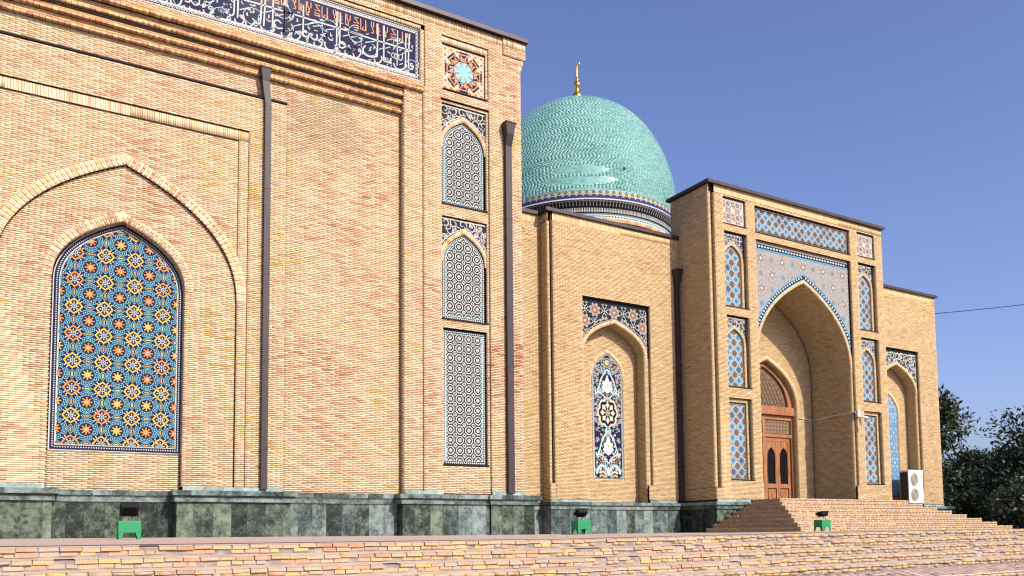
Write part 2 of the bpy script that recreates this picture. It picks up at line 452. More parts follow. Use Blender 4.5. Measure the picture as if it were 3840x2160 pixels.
def ring(bs, mort, Y, arch, t, w=0.066, j=0.010, depth=0.05, halves=(1, -1), split=True):
    pts = arch.curve(400)
    P = np.array(pts); seg = np.linalg.norm(np.diff(P, axis=0), axis=1); L = np.concatenate([[0], np.cumsum(seg)])
    n = max(3, round(L[-1] / w))
    for sgn in halves:
        for i in range(n):
            a0, a1 = (L[-1] * i / n) + j / 2, (L[-1] * (i + 1) / n) - j / 2
            def at(s_):
                x = np.interp(s_, L, P[:, 0]); z = np.interp(s_, L, P[:, 1])
                k = min(np.searchsorted(L, s_), len(P) - 1); k = max(k, 1)
                d = P[k] - P[k - 1]; d = d / np.linalg.norm(d)
                nn = np.array([d[1], -d[0]])
                o = np.array([x, z]) + nn * t
                if s_ > L[-1] - w * 1.2 or o[0] < arch.c:
                    if i == n - 1 and s_ > L[-1] - w * .5: o = np.array([arch.c + .002, arch.za + t / max(.5, nn[1])])
                    elif o[0] < arch.c: o[0] = arch.c + .002
                return np.array([x, z]), o
            (i0, o0), (i1, o1) = at(a0), at(a1)
            def M(p): return (arch.c + sgn * (p[0] - arch.c), Y, p[1])
            cuts = [(0, .5), (.5, 1)] if (split and t > .2 and i % 2) else [(0, 1)]
            mort.face([(M(q)[0], Y + 0.013, M(q)[2]) for q in (at(L[-1] * i / n)[0], at(L[-1] * (i + 1) / n)[0], at(L[-1] * (i + 1) / n)[1], at(L[-1] * i / n)[1])])
            for c0, c1 in cuts:
                e0 = 0.0 if c0 == 0 else 0.02; 
                q = [i0 + (o0 - i0) * (c0 + e0), i1 + (o1 - i1) * (c0 + e0), i1 + (o1 - i1) * c1, i0 + (o0 - i0) * c1]
                qq = [M(p) for p in q]
                if sgn < 0: qq = [qq[1], qq[0], qq[3], qq[2]]
                bs.add(qq, (0, -1, 0), depth)
def soffit(bs, mort, arch, y0, y1, halves=(1, -1), w=0.058, pl=PL):
    """brick lining under an arch from y0 (front) to y1 (back)"""
    pts = np.array(arch.curve(400)); seg = np.linalg.norm(np.diff(pts, axis=0), axis=1); L = np.concatenate([[0], np.cumsum(seg)])
    n = max(3, round(L[-1] / w))
    for sgn in halves:
        for i in range(n):
            a0, a1 = L[-1] * i / n, L[-1] * (i + 1) / n
            A = np.array([np.interp(a0, L, pts[:, 0]), np.interp(a0, L, pts[:, 1])]); B = np.array([np.interp(a1, L, pts[:, 0]), np.interp(a1, L, pts[:, 1])])
            d = (B - A) / np.linalg.norm(B - A); nn = np.array([-d[1], d[0]])     # towards the opening
            n3 = (sgn * nn[0], 0, nn[1])
            def M(p, y): return np.array([arch.c + sgn * (p[0] - arch.c), y, p[1]])
            mort.face([M(A, y0) - 0.013 * np.array(n3), M(A, y1) - 0.013 * np.array(n3), M(B, y1) - 0.013 * np.array(n3), M(B, y0) - 0.013 * np.array(n3)])
            off = (pl / 2 if i % 2 else 0); y = y0 - off
            while y < y1:
                ya, yb = max(y + .004, y0), min(y + pl - .004, y1); y += pl
                if yb - ya < .03: continue
                e = 0.005 * d
                bs.add([tuple(M(A + e, ya)), tuple(M(A + e, yb)), tuple(M(B - e, yb)), tuple(M(B - e, ya))], n3, 0.03)

# ------------------------------------------------------------------ tile panels
def clip_convex(poly, outline):
    out = list(poly); n = len(outline)
    for i in range(n):
        (ax, az), (bx, bz) = outline[i], outline[(i + 1) % n]
        inp = out; out = []
        if not inp: return []
        def side(p): return (bx - ax) * (p[1] - az) - (bz - az) * (p[0] - ax)
        for k in range(len(inp)):
            p, q = inp[k], inp[(k + 1) % len(inp)]
            sp, sq = side(p), side(q)
            if sp >= 0: out.append(p)
            if (sp > 0 > sq) or (sp < 0 < sq):
                t = sp / (sp - sq); out.append((p[0] + (q[0] - p[0]) * t, p[1] + (q[1] - p[1]) * t))
    return out
class Pat:
    """flat glazed tile pieces set a millimetre or two proud of a panel on the plane y = Y"""
    def __init__(s, Y, outline, hole=None): s.Y, s.o, s.hole, s.g = Y, outline, hole, {}
    def add(s, name, mat, pts, layer=1, clip=True):
        if clip:
            cx = [p[0] for p in pts]; cz = [p[1] for p in pts]
            pts = clip_convex(pts, s.o)
            if len(pts) < 3: return
        if s.hole is not None and any(abs(p[0] - s.hole.c) < s.hole.hw(p[1]) or p[1] < s.hole.zb for p in pts): return
        s.g.setdefault((name, mat), MB()).face([(x, s.Y - 0.0018 * layer, z) for x, z in pts])
    def star(s, name, mat, c, r1, r2, k, layer=1, rot=0.0):
        s.add(name, mat, [(c[0] + (r1 if i % 2 == 0 else r2) * math.cos(rot + math.pi * i / k), c[1] + (r1 if i % 2 == 0 else r2) * math.sin(rot + math.pi * i / k)) for i in range(2 * k)], layer)
    def disc(s, name, mat, c, r, n=8, layer=1, rot=0.2, sx=1.0):
        s.add(name, mat, [(c[0] + sx * r * math.cos(rot + 2 * math.pi * i / n), c[1] + r * math.sin(rot + 2 * math.pi * i / n)) for i in range(n)], layer)
    def rib(s, name, mat, pts, w, layer=1, closed=False, taper=False):
        pts = [np.array(p, float) for p in pts]; n = len(pts)
        L, R = [], []
        for i in range(n):
            a = pts[(i - 1) % n] if (closed or i > 0) else pts[i]; b_ = pts[(i + 1) % n] if (closed or i < n - 1) else pts[i]
            d = b_ - a; l = np.hypot(*d); d = d / l if l > 1e-9 else np.array([1.0, 0])
            if not closed and i == 0: d = (pts[1] - pts[0]) / max(1e-9, np.hypot(*(pts[1] - pts[0])))
            ww = w / 2
            if taper: ww *= (0.45 + 0.75 * math.sin(math.pi * (i + 0.4) / (n - 0.2)))
            if 0 < i < n - 1 or closed:
                e = (pts[(i + 1) % n] - pts[i]); e = e / max(1e-9, np.hypot(*e))
                ww = ww / max(0.5, abs(float(e @ d)))
            nn = np.array([-d[1], d[0]]) * ww
            L.append(pts[i] + nn); R.append(pts[i] - nn)
        for i in range(n if closed else n - 1):
            k = (i + 1) % n
            s.add(name, mat, [tuple(R[i]), tuple(R[k]), tuple(L[k]), tuple(L[i])], layer)
    def build(s, parent, plate_mat, name='tile_panel', label=None, thick=0.05, plate=True):
        if plate:
            q = MB(); q.prism(s.o, s.Y, s.Y + thick); base = q.build(name, plate_mat, parent)
        else:
            q = MB(); q.face([(x, s.Y, z) for x, z in s.o]); base = q.build(name, plate_mat, parent)
        if label: base['label'] = label
        for (nm, mt_), mb in s.g.items():
            o = mb.build(nm, mt_, base); o['kind'] = 'stuff'
        return base
def inset(outline, d):
    n = len(outline); out = []
    for i in range(n):
        a, b_, c = np.array(outline[i - 1]), np.array(outline[i]), np.array(outline[(i + 1) % n])
        e1 = (b_ - a) / max(1e-9, np.hypot(*(b_ - a))); e2 = (c - b_) / max(1e-9, np.hypot(*(c - b_)))
        n1 = np.array([-e1[1], e1[0]]); n2 = np.array([-e2[1], e2[0]])
        m_ = n1 + n2; m_ = m_ / max(.4, np.hypot(*m_)); k = d / max(.45, float(m_ @ n1))
        out.append(tuple(b_ + m_ * k))
    return out
def chain_border(p, outline, band, dot, step, mat_dot='white_glaze', mat_line='white_glaze', lines=True, layer=5):
    if lines:
        p.rib('border', mat_line, inset(outline, band * .08), band * .12, layer, True); p.rib('border', mat_line, inset(outline, band), band * .14, layer, True)
    mid = inset(outline, band * .55); n = len(mid)
    acc = 0.0
    for i in range(n):
        a, b_ = np.array(mid[i]), np.array(mid[(i + 1) % n]); l = np.hypot(*(b_ - a)); s_ = step - acc
        while s_ < l:
            c = a + (b_ - a) * s_ / l
            p.disc('border_dot', mat_dot, c, dot, 4, layer, 0.0); s_ += step
        acc = l - (s_ - step)
def rect(x0, x1, z0, z1): return [(x0, z0), (x1, z0), (x1, z1), (x0, z1)]

INSC=[(0.05,[(10.71,15.64),(10.67,15.66),(10.63,15.61),(10.67,15.56),(10.73,15.6),(10.73,15.53),(10.68,15.46),(10.6,15.47),(10.57,15.55),(10.57,15.88),(10.59,16.32),(10.6,16.66)]),
(0.05,[(10.48,16.65),(10.47,16.08),(10.45,15.52),(10.39,15.4),(10.27,15.34),(10.15,15.34),(10.07,15.41),(10.04,15.5)]),
(0.04,[(10.18,16.65),(10.17,16.05),(10.16,15.44)]),
(0.035,[(10.35,15.93),(10.35,15.74),(10.29,15.66),(10.22,15.69),(10.22,15.84)]),
(0.035,[(10.22,15.7),(10.16,15.64),(10.09,15.68),(10.07,15.84)]),
(0.03,[(10.09,15.68),(10.02,15.68),(9.96,15.73),(9.99,15.81),(10.06,15.84),(10.11,15.8)]),
(0.025,[(10.25,16.03),(10.26,15.98),(10.29,16.01),(10.3,16.05),(10.32,16.02)]),
(0.025,[(10.02,15.93),(10.06,16.0),(10.09,16.05),(10.06,16.07),(10.04,16.02)]),
(0.03,[(10.21,16.21),(10.37,16.3)]),
(0.03,[(10.24,15.5),(10.37,15.57)]),
(0.03,[(10.67,16.26),(10.7,16.15),(10.71,16.31)]),
(0.05,[(9.71,16.68),(9.7,16.14),(9.7,15.52),(9.74,15.47),(9.83,15.47),(9.84,15.58),(9.86,15.46),(9.93,15.48),(9.95,15.64)]),
(0.05,[(9.83,15.83),(9.86,15.8)]),
(0.05,[(9.88,15.81),(9.91,15.78)]),
(0.05,[(9.81,15.39),(9.84,15.37)]),
(0.05,[(9.61,15.61),(9.63,15.51),(9.57,15.39),(9.46,15.32),(9.39,15.36),(9.37,15.45)]),
(0.05,[(9.49,16.67),(9.48,16.1),(9.47,15.61),(9.42,15.53),(9.24,15.47),(9.07,15.49),(8.99,15.58),(9.,15.7),(9.07,15.8)]),
(0.03,[(9.28,15.82),(9.21,15.75),(9.26,15.72),(9.18,15.66)]),
(0.045,[(8.9,15.54),(8.84,15.55),(8.85,15.61),(8.91,15.6),(8.9,15.47),(8.8,15.31),(8.7,15.31),(8.65,15.42)]),
(0.05,[(8.62,15.83),(8.64,15.8)]),
(0.05,[(8.69,15.8),(8.72,15.77)]),
(0.05,[(8.7,15.72),(8.71,15.6),(8.63,15.52),(8.51,15.52),(8.44,15.62)]),
(0.055,[(8.44,16.1),(9.55,16.09),(10.7,16.1)]),
(0.032,[(8.58,15.94),(8.81,16.03)]),
(0.032,[(8.81,15.73),(8.99,15.82)]),
(0.032,[(9.05,15.9),(9.39,16.04)]),
(0.032,[(9.53,15.8),(9.66,15.89)]),
(0.032,[(9.75,15.91),(9.92,16.0)]),
(0.03,[(9.8,16.19),(9.88,16.25),(9.97,16.27)]),
(0.03,[(10.42,15.32),(10.48,15.38),(10.5,15.31),(10.56,15.38),(10.57,15.31)]),
(0.025,[(8.7,16.2),(8.77,16.2),(8.78,16.24),(8.82,16.21)]),
(0.025,[(9.08,16.22),(9.12,16.19),(9.18,16.24)]),
(0.025,[(9.16,15.36),(9.21,15.35),(9.27,15.39)]),
(0.05,[(8.7,15.74),(8.71,15.58),(8.63,15.52),(8.51,15.52),(8.39,15.64),(8.3,15.69),(8.29,15.64),(8.42,15.6),(8.54,15.63)]),
(0.05,[(8.23,16.64),(8.22,16.11),(8.2,15.56),(8.24,15.49),(8.32,15.5),(8.42,15.6)]),
(0.05,[(8.12,16.65),(8.11,16.07),(8.1,15.45),(8.04,15.39)]),
(0.05,[(8.04,15.5),(8.14,15.45),(8.11,15.38),(7.91,15.3),(7.78,15.33),(7.72,15.43),(7.74,15.52)]),
(0.045,[(7.63,15.57),(7.56,15.53),(7.54,15.48),(7.62,15.47),(7.66,15.55),(7.6,15.58)]),
(0.045,[(7.66,15.51),(7.61,15.36),(7.48,15.28),(7.4,15.32),(7.38,15.41)]),
(0.05,[(7.4,15.81),(7.43,15.78)]),
(0.05,[(7.47,15.81),(7.49,15.79)]),
(0.05,[(7.46,15.69),(7.48,15.56),(7.38,15.49),(7.27,15.55),(7.16,15.66),(7.09,15.69),(7.1,15.64),(7.23,15.64),(7.35,15.66)]),
(0.05,[(7.04,16.5),(7.04,16.02),(7.03,15.56),(7.07,15.5),(7.18,15.53),(7.29,15.59),(7.35,15.66)]),
(0.045,[(6.95,15.6),(6.88,15.59),(6.86,15.53),(6.93,15.53),(6.97,15.6),(6.91,15.63)]),
(0.045,[(6.97,15.56),(6.92,15.4),(6.8,15.3),(6.69,15.33),(6.66,15.42)]),
(0.05,[(6.46,16.31),(6.45,15.86),(6.44,15.44)]),
(0.045,[(6.62,15.59),(6.55,15.57),(6.52,15.52),(6.58,15.48),(6.64,15.55)]),
(0.045,[(6.64,15.54),(6.6,15.39),(6.49,15.29),(6.41,15.3)]),
(0.045,[(6.69,15.67),(6.7,15.56),(6.64,15.49)]),
(0.05,[(6.66,15.77),(6.68,15.75)]),
(0.055,[(6.4,16.11),(7.63,16.1),(8.98,16.12)]),
(0.032,[(6.54,15.79),(6.7,15.97)]),
(0.032,[(6.75,15.73),(6.98,15.86)]),
(0.032,[(7.08,15.88),(7.39,16.03)]),
(0.032,[(7.34,15.91),(7.66,16.03)]),
(0.032,[(7.57,15.69),(7.76,15.8)]),
(0.032,[(7.79,15.94),(8.04,16.03)]),
(0.032,[(8.31,15.88),(8.53,16.0)]),
(0.032,[(8.58,15.92),(8.8,16.02)]),
(0.032,[(8.81,15.74),(8.98,15.82)]),
(0.03,[(7.91,15.88),(7.91,15.77),(7.95,15.78),(7.96,15.82)]),
(0.03,[(6.85,16.01),(6.85,15.91),(6.89,15.92)]),
(0.03,[(6.68,16.01),(6.72,16.06),(6.73,16.01),(6.69,15.98)]),
(0.04,[(7.83,15.69),(7.91,15.63),(7.98,15.7),(7.96,15.62)]),
(0.03,[(7.14,15.39),(7.19,15.43),(7.16,15.36),(7.21,15.36)]),
(0.03,[(8.36,15.42),(8.4,15.41),(8.37,15.34),(8.47,15.34)]),
(0.03,[(7.99,15.33),(8.09,15.32),(8.18,15.37),(8.24,15.33)]),
(0.028,[(6.85,16.23),(6.89,16.2),(6.91,16.23),(6.94,16.19)]),
(0.028,[(7.12,16.25),(7.16,16.22),(7.18,16.25),(7.21,16.22)]),
(0.028,[(7.55,16.22),(7.59,16.19),(7.6,16.22),(7.63,16.18)]),
(0.028,[(8.33,16.2),(8.38,16.17),(8.39,16.2),(8.42,16.16)]),
(0.028,[(8.69,16.23),(8.73,16.2),(8.74,16.23),(8.77,16.19)]),
(0.05,[(5.76,16.25),(5.75,15.88),(5.73,15.53),(5.68,15.46),(5.62,15.47),(5.59,15.54)]),
(0.05,[(5.87,16.29),(5.85,15.87),(5.83,15.44)]),
(0.045,[(5.49,15.58),(5.55,15.53),(5.58,15.48),(5.55,15.47),(5.48,15.36),(5.4,15.29),(5.32,15.3),(5.29,15.42)]),
(0.05,[(5.59,15.38),(5.62,15.36)]),
(0.03,[(5.54,15.27),(5.7,15.33)]),
(0.05,[(6.11,16.37),(6.1,15.95),(6.09,15.49),(6.05,15.45)]),
(0.05,[(6.04,15.45),(6.15,15.45),(6.12,15.38),(6.03,15.3),(5.89,15.28),(5.78,15.31),(5.74,15.43)]),
(0.05,[(6.36,15.69),(6.28,15.75),(6.19,15.74),(6.14,15.66),(6.17,15.56),(6.26,15.51),(6.41,15.55)]),
(0.05,[(6.47,16.49),(6.45,15.96),(6.44,15.44)]),
(0.045,[(6.66,15.55),(6.56,15.57),(6.51,15.51),(6.58,15.48),(6.69,15.55)]),
(0.045,[(6.69,15.55),(6.66,15.42),(6.52,15.29),(6.4,15.3),(6.36,15.41)]),
(0.045,[(6.71,15.73),(6.72,15.6),(6.68,15.53)]),
(0.045,[(5.23,15.47),(5.17,15.51),(5.13,15.54),(5.19,15.57),(5.26,15.5)]),
(0.045,[(5.26,15.49),(5.22,15.35),(5.1,15.27),(5.02,15.3),(4.98,15.41)]),
(0.05,[(5.07,16.03),(5.07,15.74),(5.06,15.46)]),
(0.05,[(4.96,15.99),(4.96,15.68),(4.94,15.53),(4.88,15.47),(4.83,15.49),(4.81,15.53)]),
(0.045,[(4.81,15.53),(4.75,15.62),(4.71,15.58),(4.72,15.51),(4.82,15.51)]),
(0.045,[(4.65,15.56),(4.57,15.59),(4.53,15.53),(4.59,15.49),(4.66,15.54)]),
(0.045,[(4.66,15.53),(4.62,15.39),(4.53,15.29),(4.43,15.3),(4.39,15.39)]),
(0.05,[(4.84,15.82),(4.87,15.79)]),
(0.05,[(4.86,15.74),(4.88,15.71)]),
(0.05,[(4.65,15.78),(4.68,15.76)]),
(0.05,[(4.73,15.78),(4.76,15.76)]),
(0.055,[(5.24,16.08),(5.98,16.1),(6.73,16.11)]),
(0.035,[(5.12,15.73),(5.39,15.88)]),
(0.035,[(5.89,15.9),(6.07,16.0)]),
(0.035,[(6.16,15.87),(6.42,16.0)]),
(0.035,[(6.55,15.8),(6.72,15.96)]),
(0.03,[(5.43,15.81),(5.44,15.75),(5.49,15.77),(5.5,15.85),(5.51,15.76),(5.54,15.79),(5.53,15.87)]),
(0.03,[(5.34,15.72),(5.33,15.63),(5.37,15.62)]),
(0.03,[(5.98,15.85),(5.98,15.75),(6.01,15.76)]),
(0.035,[(5.41,16.0),(5.49,15.97),(5.55,16.02),(5.57,15.97)]),
(0.03,[(5.9,15.7),(5.98,15.64),(6.05,15.67)]),
(0.03,[(4.73,15.35),(4.82,15.32),(4.88,15.37)]),
(0.03,[(5.17,16.02),(5.19,15.95),(5.22,15.92)]),
(0.03,[(6.24,16.2),(6.3,16.16),(6.36,16.2)]),
(0.04,[(6.66,15.75),(6.69,15.73)]),
(0.05,[(2.89,15.3),(2.95,15.25),(3.03,15.26),(3.12,15.36)]),
(0.05,[(3.19,15.4),(3.23,15.32),(3.34,15.28),(3.45,15.36),(3.5,15.51)]),
(0.05,[(3.58,15.49),(3.69,15.5),(3.76,15.58)]),
(0.05,[(3.98,15.66),(3.96,15.52),(3.85,15.47),(3.76,15.55)]),
(0.045,[(4.18,15.69),(4.07,15.53),(4.09,15.47),(4.15,15.55),(4.11,15.67)]),
(0.045,[(4.34,15.56),(4.26,15.55),(4.24,15.49),(4.32,15.48),(4.37,15.55)]),
(0.045,[(4.37,15.53),(4.33,15.37),(4.22,15.28),(4.13,15.3),(4.09,15.4)]),
(0.045,[(4.62,15.59),(4.53,15.56),(4.53,15.51),(4.61,15.52),(4.64,15.58)]),
(0.045,[(4.64,15.53),(4.62,15.38),(4.51,15.27),(4.42,15.31),(4.38,15.41)]),
(0.045,[(4.83,15.64),(4.76,15.61),(4.72,15.55),(4.83,15.54)]),
(0.05,[(4.66,15.76),(4.69,15.74)]),
(0.05,[(4.74,15.78),(4.77,15.76)]),
(0.03,[(3.73,15.38),(3.71,15.32),(3.83,15.31),(3.8,15.27)]),
(0.03,[(3.87,15.33),(3.94,15.29),(4.,15.34)]),
(0.03,[(4.23,15.66),(4.4,15.77)]),
(0.03,[(3.5,15.32),(3.58,15.35),(3.58,15.25)]),
(0.04,[(4.48,15.83),(4.47,15.74)])]

# ================================================================== SETTING
def struct(o, label): o['kind'] = 'structure'; o['label'] = label; return o
g = MB(); g.face([(-1500, -1500, -1.6), (3000, -1500, -1.6), (3000, 3000, -1.6), (-1500, 3000, -1.6)])
struct(g.build('ground', 'ground'), 'bare sandy ground around the terrace')
NOSE = 12.4; RISE = 0.157; TREAD = 0.35; NST = 5
LAND_Y = NOSE - TREAD * NST
XL, XR = -14, 75
TE = MB()
xs_ = [-30, -12, 0, 4, 8.5, 12, 15.4, 20, 23.5, 30, 40, 75, 150]
for xa, xb in zip(xs_, xs_[1:]):
    TE.face([(xa, NOSE + .2, zo(xa) - .003), (xb, NOSE + .2, zo(xb) - .003), (xb, 24.2, zw(xb)), (xa, 24.2, zw(xa))])
    TE.face([(xa, 24.2, zw(xa)), (xb, 24.2, zw(xb)), (xb, 140, zw(xb)), (xa, 140, zw(xa))])
struct(TE.build('terrace', 'terrace_paving'), 'brick paved terrace in front of the brick buildings')
LZ = -RISE * NST
lm = MB()
for xa, xb in zip(xs_, xs_[1:]): lm.face([(xa, 9.08, LZ + zo(xa)), (xb, 9.08, LZ + zo(xb)), (xb, LAND_Y + .3, LZ + zo(xb)), (xa, LAND_Y + .3, LZ + zo(xa))])
landing = struct(lm.build('landing', 'step_mortar'), 'brick paved landing below the long flight of steps')
pv = BrickSet()
y = 9.06; r = 0
while y < LAND_Y - 0.02:
    x = 5.0 + (0.14 if r % 2 else 0)
    while x < 30:
        pv.add([(x, y, LZ + .008 + zo(x)), (x + .262, y, LZ + .008 + zo(x)), (x + .262, y + .118, LZ + .008 + zo(x)), (x, y + .118, LZ + .008 + zo(x))], (0, 0, 1), 0.03)
        x += .272
    y += .127; r += 1
pv.finish(landing, 'paver', 'brick', 'brickwork', jit=.003, out=.006)

def rough_steps(name, label, risers, mat='step_brick'):
    """risers: (y_front, x0, x1, z_bottom, z_top, y_back, dirs)"""
    sm = MB(); bs = BrickSet(); td = MB(); SL = .03
    for (yf, x0, x1, z0, z1, yb) in risers:
        xg = np.arange(x0, x1 + .1, 3.0)
        for xa, xb in zip(xg, xg[1:]):
            za, zb_ = zo(xa), zo(xb)
            sm.hexa([(xa, yf + .03, z0 - .02 + za), (xb, yf + .03, z0 - .02 + zb_), (xb, yb, z0 - .02 + zb_), (xa, yb, z0 - .02 + za), (xa, yf + .03, z1 - SL - .012 + za), (xb, yf + .03, z1 - SL - .012 + zb_), (xb, yb, z1 - .012 + zb_), (xa, yb, z1 - .012 + za)])
            td.face([(xa, yf + .12, z1 - SL * .55 + za), (xb, yf + .12, z1 - SL * .55 + zb_), (xb, yb, z1 + za * 0 + zb_ - .002), (xa, yb, z1 + za - .002)])
        h = z1 - z0
        x = x0
        while x < x1:                                    # bricks laid flat as the nosing
            l = rng.uniform(.215, .275)
            l = min(l, x1 - x)
            if l > .05 and rng.random() > 0.03:
                g_ = rng.uniform(.004, .02); dz = rng.uniform(-.008, .004); tilt = rng.uniform(-.005, .005)
                yy = yf + rng.uniform(-.012, .012)
                t0 = z1 - SL + dz + zo(x); b0 = t0 - h * rng.uniform(.27, .34)
                bs.add([(x + g_ / 2, yy, b0), (x + l - g_ / 2, yy, b0 + tilt), (x + l - g_ / 2, yy, t0 + tilt), (x + g_ / 2, yy, t0)], (0, -1, 0), 0.05)
                td.face([(x + g_ / 2, yy + .012, t0 + .003), (x + l - g_ / 2, yy + .012, t0 + tilt + .003), (x + l, yf + .12, z1 - SL * .55 + zo(x)), (x, yf + .12, z1 - SL * .55 + zo(x))])
            x += l
        x = x0 + rng.uniform(-.1, 0)
        while x < x1:                                    # bricks on edge below
            l = rng.choice([.13, .15, .2, .22, .25]) * rng.uniform(.92, 1.08)
            xa, xb = max(x, x0), min(x + l, x1)
            if xb - xa > .06 and rng.random() > 0.16:
                g_ = rng.uniform(.008, .03)
                b0 = z0 + zo(xa) + rng.uniform(.004, .022); t0 = z0 + zo(xa) + h * rng.uniform(.40, .48); tilt = rng.uniform(-.006, .006)
                yy = yf + 0.020 + rng.uniform(-.010, .010)
                bs.add([(xa + g_ / 2, yy, b0 + tilt), (xb - g_ / 2, yy, b0), (xb - g_ / 2, yy, t0), (xa + g_ / 2, yy, t0 + tilt)], (0, -1, 0), 0.05)
            x += l
    o = struct(sm.build(name, 'step_mortar'), label)
    td.build('tread', 'tread_dust', o)['kind'] = 'stuff'
    bs.finish(o, mat, 'brick', 'brickwork', jit=.004, out=.003)
    return o
R_ = []
for k in range(NST):
    R_.append((NOSE - TREAD * k, XL, XR if k else XR, -RISE * (k + 1), -RISE * k, NOSE - TREAD * (k - 1) + .12))
for k in range(5):
    zt = LZ - RISE * k
    R_.append((9.06 - TREAD * k, XL, XR, zt - RISE, zt, 9.06 - TREAD * (k - 1) + (.1 if k else .0)))
rough_steps('steps', 'long flight of worn yellow and pink brick steps across the foreground', R_)

# ================================================================== BUILDINGS
EYE = np.array(CAM_LOC)
def plinth(parent, segs, zb=-0.04, zbody=1.01, zstep=1.15, zcap=1.32, slab_w=0.47, cap_w=0.52, z_floor=0.0):
    """segs: (x0,x1,y_brick,proj,overhang_left,overhang_right,skirting,y_back,body material)"""
    for (x0, x1, yb, pr, ol, orr, sk, yk, bm) in segs:
        kb, ks, kc = (.55, .75, 1.0)
        # body slabs
        a, b_ = x0 - ol * kb, x1 + orr * kb
        yf = yb - pr * kb
        core = MB(); core.box(a + .012, b_ - .012, yf + .012, yk, zb, zbody); core.build('plinth_core', 'mortar', parent)
        x = a
        while x < b_ - .02:
            w = min(rng.uniform(slab_w * .85, slab_w * 1.15), b_ - x)
            if b_ - (x + w) < .15: w = b_ - x
            o = boxobj('marble_slab', bm if rng.random() < .8 else 'green_marble', parent, x + .004, x + w - .004, yf + rng.uniform(0, .003), yf + .03, zb, zbody - .002)
            x += w
        if ol > .02: boxobj('marble_slab', bm, parent, a, a + .012, yf + .031, yk, zb, zbody - .002)
        yf2 = yb - pr * ks
        boxobj('plinth_moulding', 'grey_marble', parent, x0 - ol * ks, x1 + orr * ks, yf2, yk, zbody, zstep)
        yf3 = yb - pr * kc; a, b_ = x0 - ol * kc, x1 + orr * kc
        boxobj('plinth_moulding', 'green_marble', parent, x0 - ol * .85, x1 + orr * .85, yb - pr * .86, yk, zstep, zstep + .035)
        x = a
        while x < b_ - .02:
            w = min(rng.uniform(cap_w * .8, cap_w * 1.2), b_ - x)
            if b_ - (x + w) < .18: w = b_ - x
            boxobj('plinth_cap', 'grey_marble', parent, x + .0025, x + w - .0025, yf3, yk, zstep + .035, zcap)
            x += w
        if sk:
            x = x0
            while x < x1 - .02:
                w = min(.55, x1 - x)
                boxobj('skirting', 'pale_marble', parent, x + .002, x + w - .002, yb - .035, yb + .0, zcap, zcap + sk)
                x += w

def coping(parent, pts_front, z, h=.13, name='coping'):
    """pts_front: (x0,x1,yfront,yback)"""
    x0, x1, y0, y1 = pts_front
    q = MB(); q.box(x0, x1, y0, y1, z - h, z)
    q.box(x0 + .02, x1 - .02, y0 - .012, y0, z - h - .03, z - h + .025)
    return q.build(name, 'brown_metal', parent, bevel=.012)

def niche_pattern_bw(p, outline, cell=.33, x0=0, z0=0):
    """white interlace on black"""
    xs = [a for a, b_ in outline]; zs = [b_ for a, b_ in outline]
    i0 = int((min(xs) - x0) / cell) - 1; i1 = int((max(xs) - x0) / cell) + 1; j0 = int((min(zs) - z0) / cell) - 1; j1 = int((max(zs) - z0) / cell) + 1
    w = cell * .088
    for i in range(i0, i1 + 1):
        for j in range(j0, j1 + 1):
            cx, cz = x0 + i * cell, z0 + j * cell
            f = lambda u, v: (cx + u * cell, cz + v * cell)
            for k in range(4):
                ca, sa = (1, 0, -1, 0)[k], (0, 1, 0, -1)[k]
                r_ = lambda u, v: f(u * ca - v * sa, u * sa + v * ca)
                p.rib('strapwork', 'white_glaze', [r_(.5, .12), r_(.36, .12), r_(.25, .25), r_(.12, .36), r_(.12, .5)], w, 2)
                p.rib('strapwork', 'white_glaze', [r_(.5, .34), r_(.40, .40), r_(.34, .5)], w, 2)
                p.add('leaf_tile', 'white_glaze', [r_(.05, 0), r_(.13, .055), r_(.26, 0), r_(.13, -.055)], 3)
                p.add('leaf_tile', 'white_glaze', [r_(.055, .055), r_(.15, .075), r_(.17, .17), r_(.075, .15)], 3)
            p.disc('dot_tile', 'white_glaze', f(.5, .5), cell * .075, 6, 3)
            if (i + j) % 3 == 0: p.disc('dot_tile', 'steel_blue', f(0, 0), cell * .05, 6, 4)

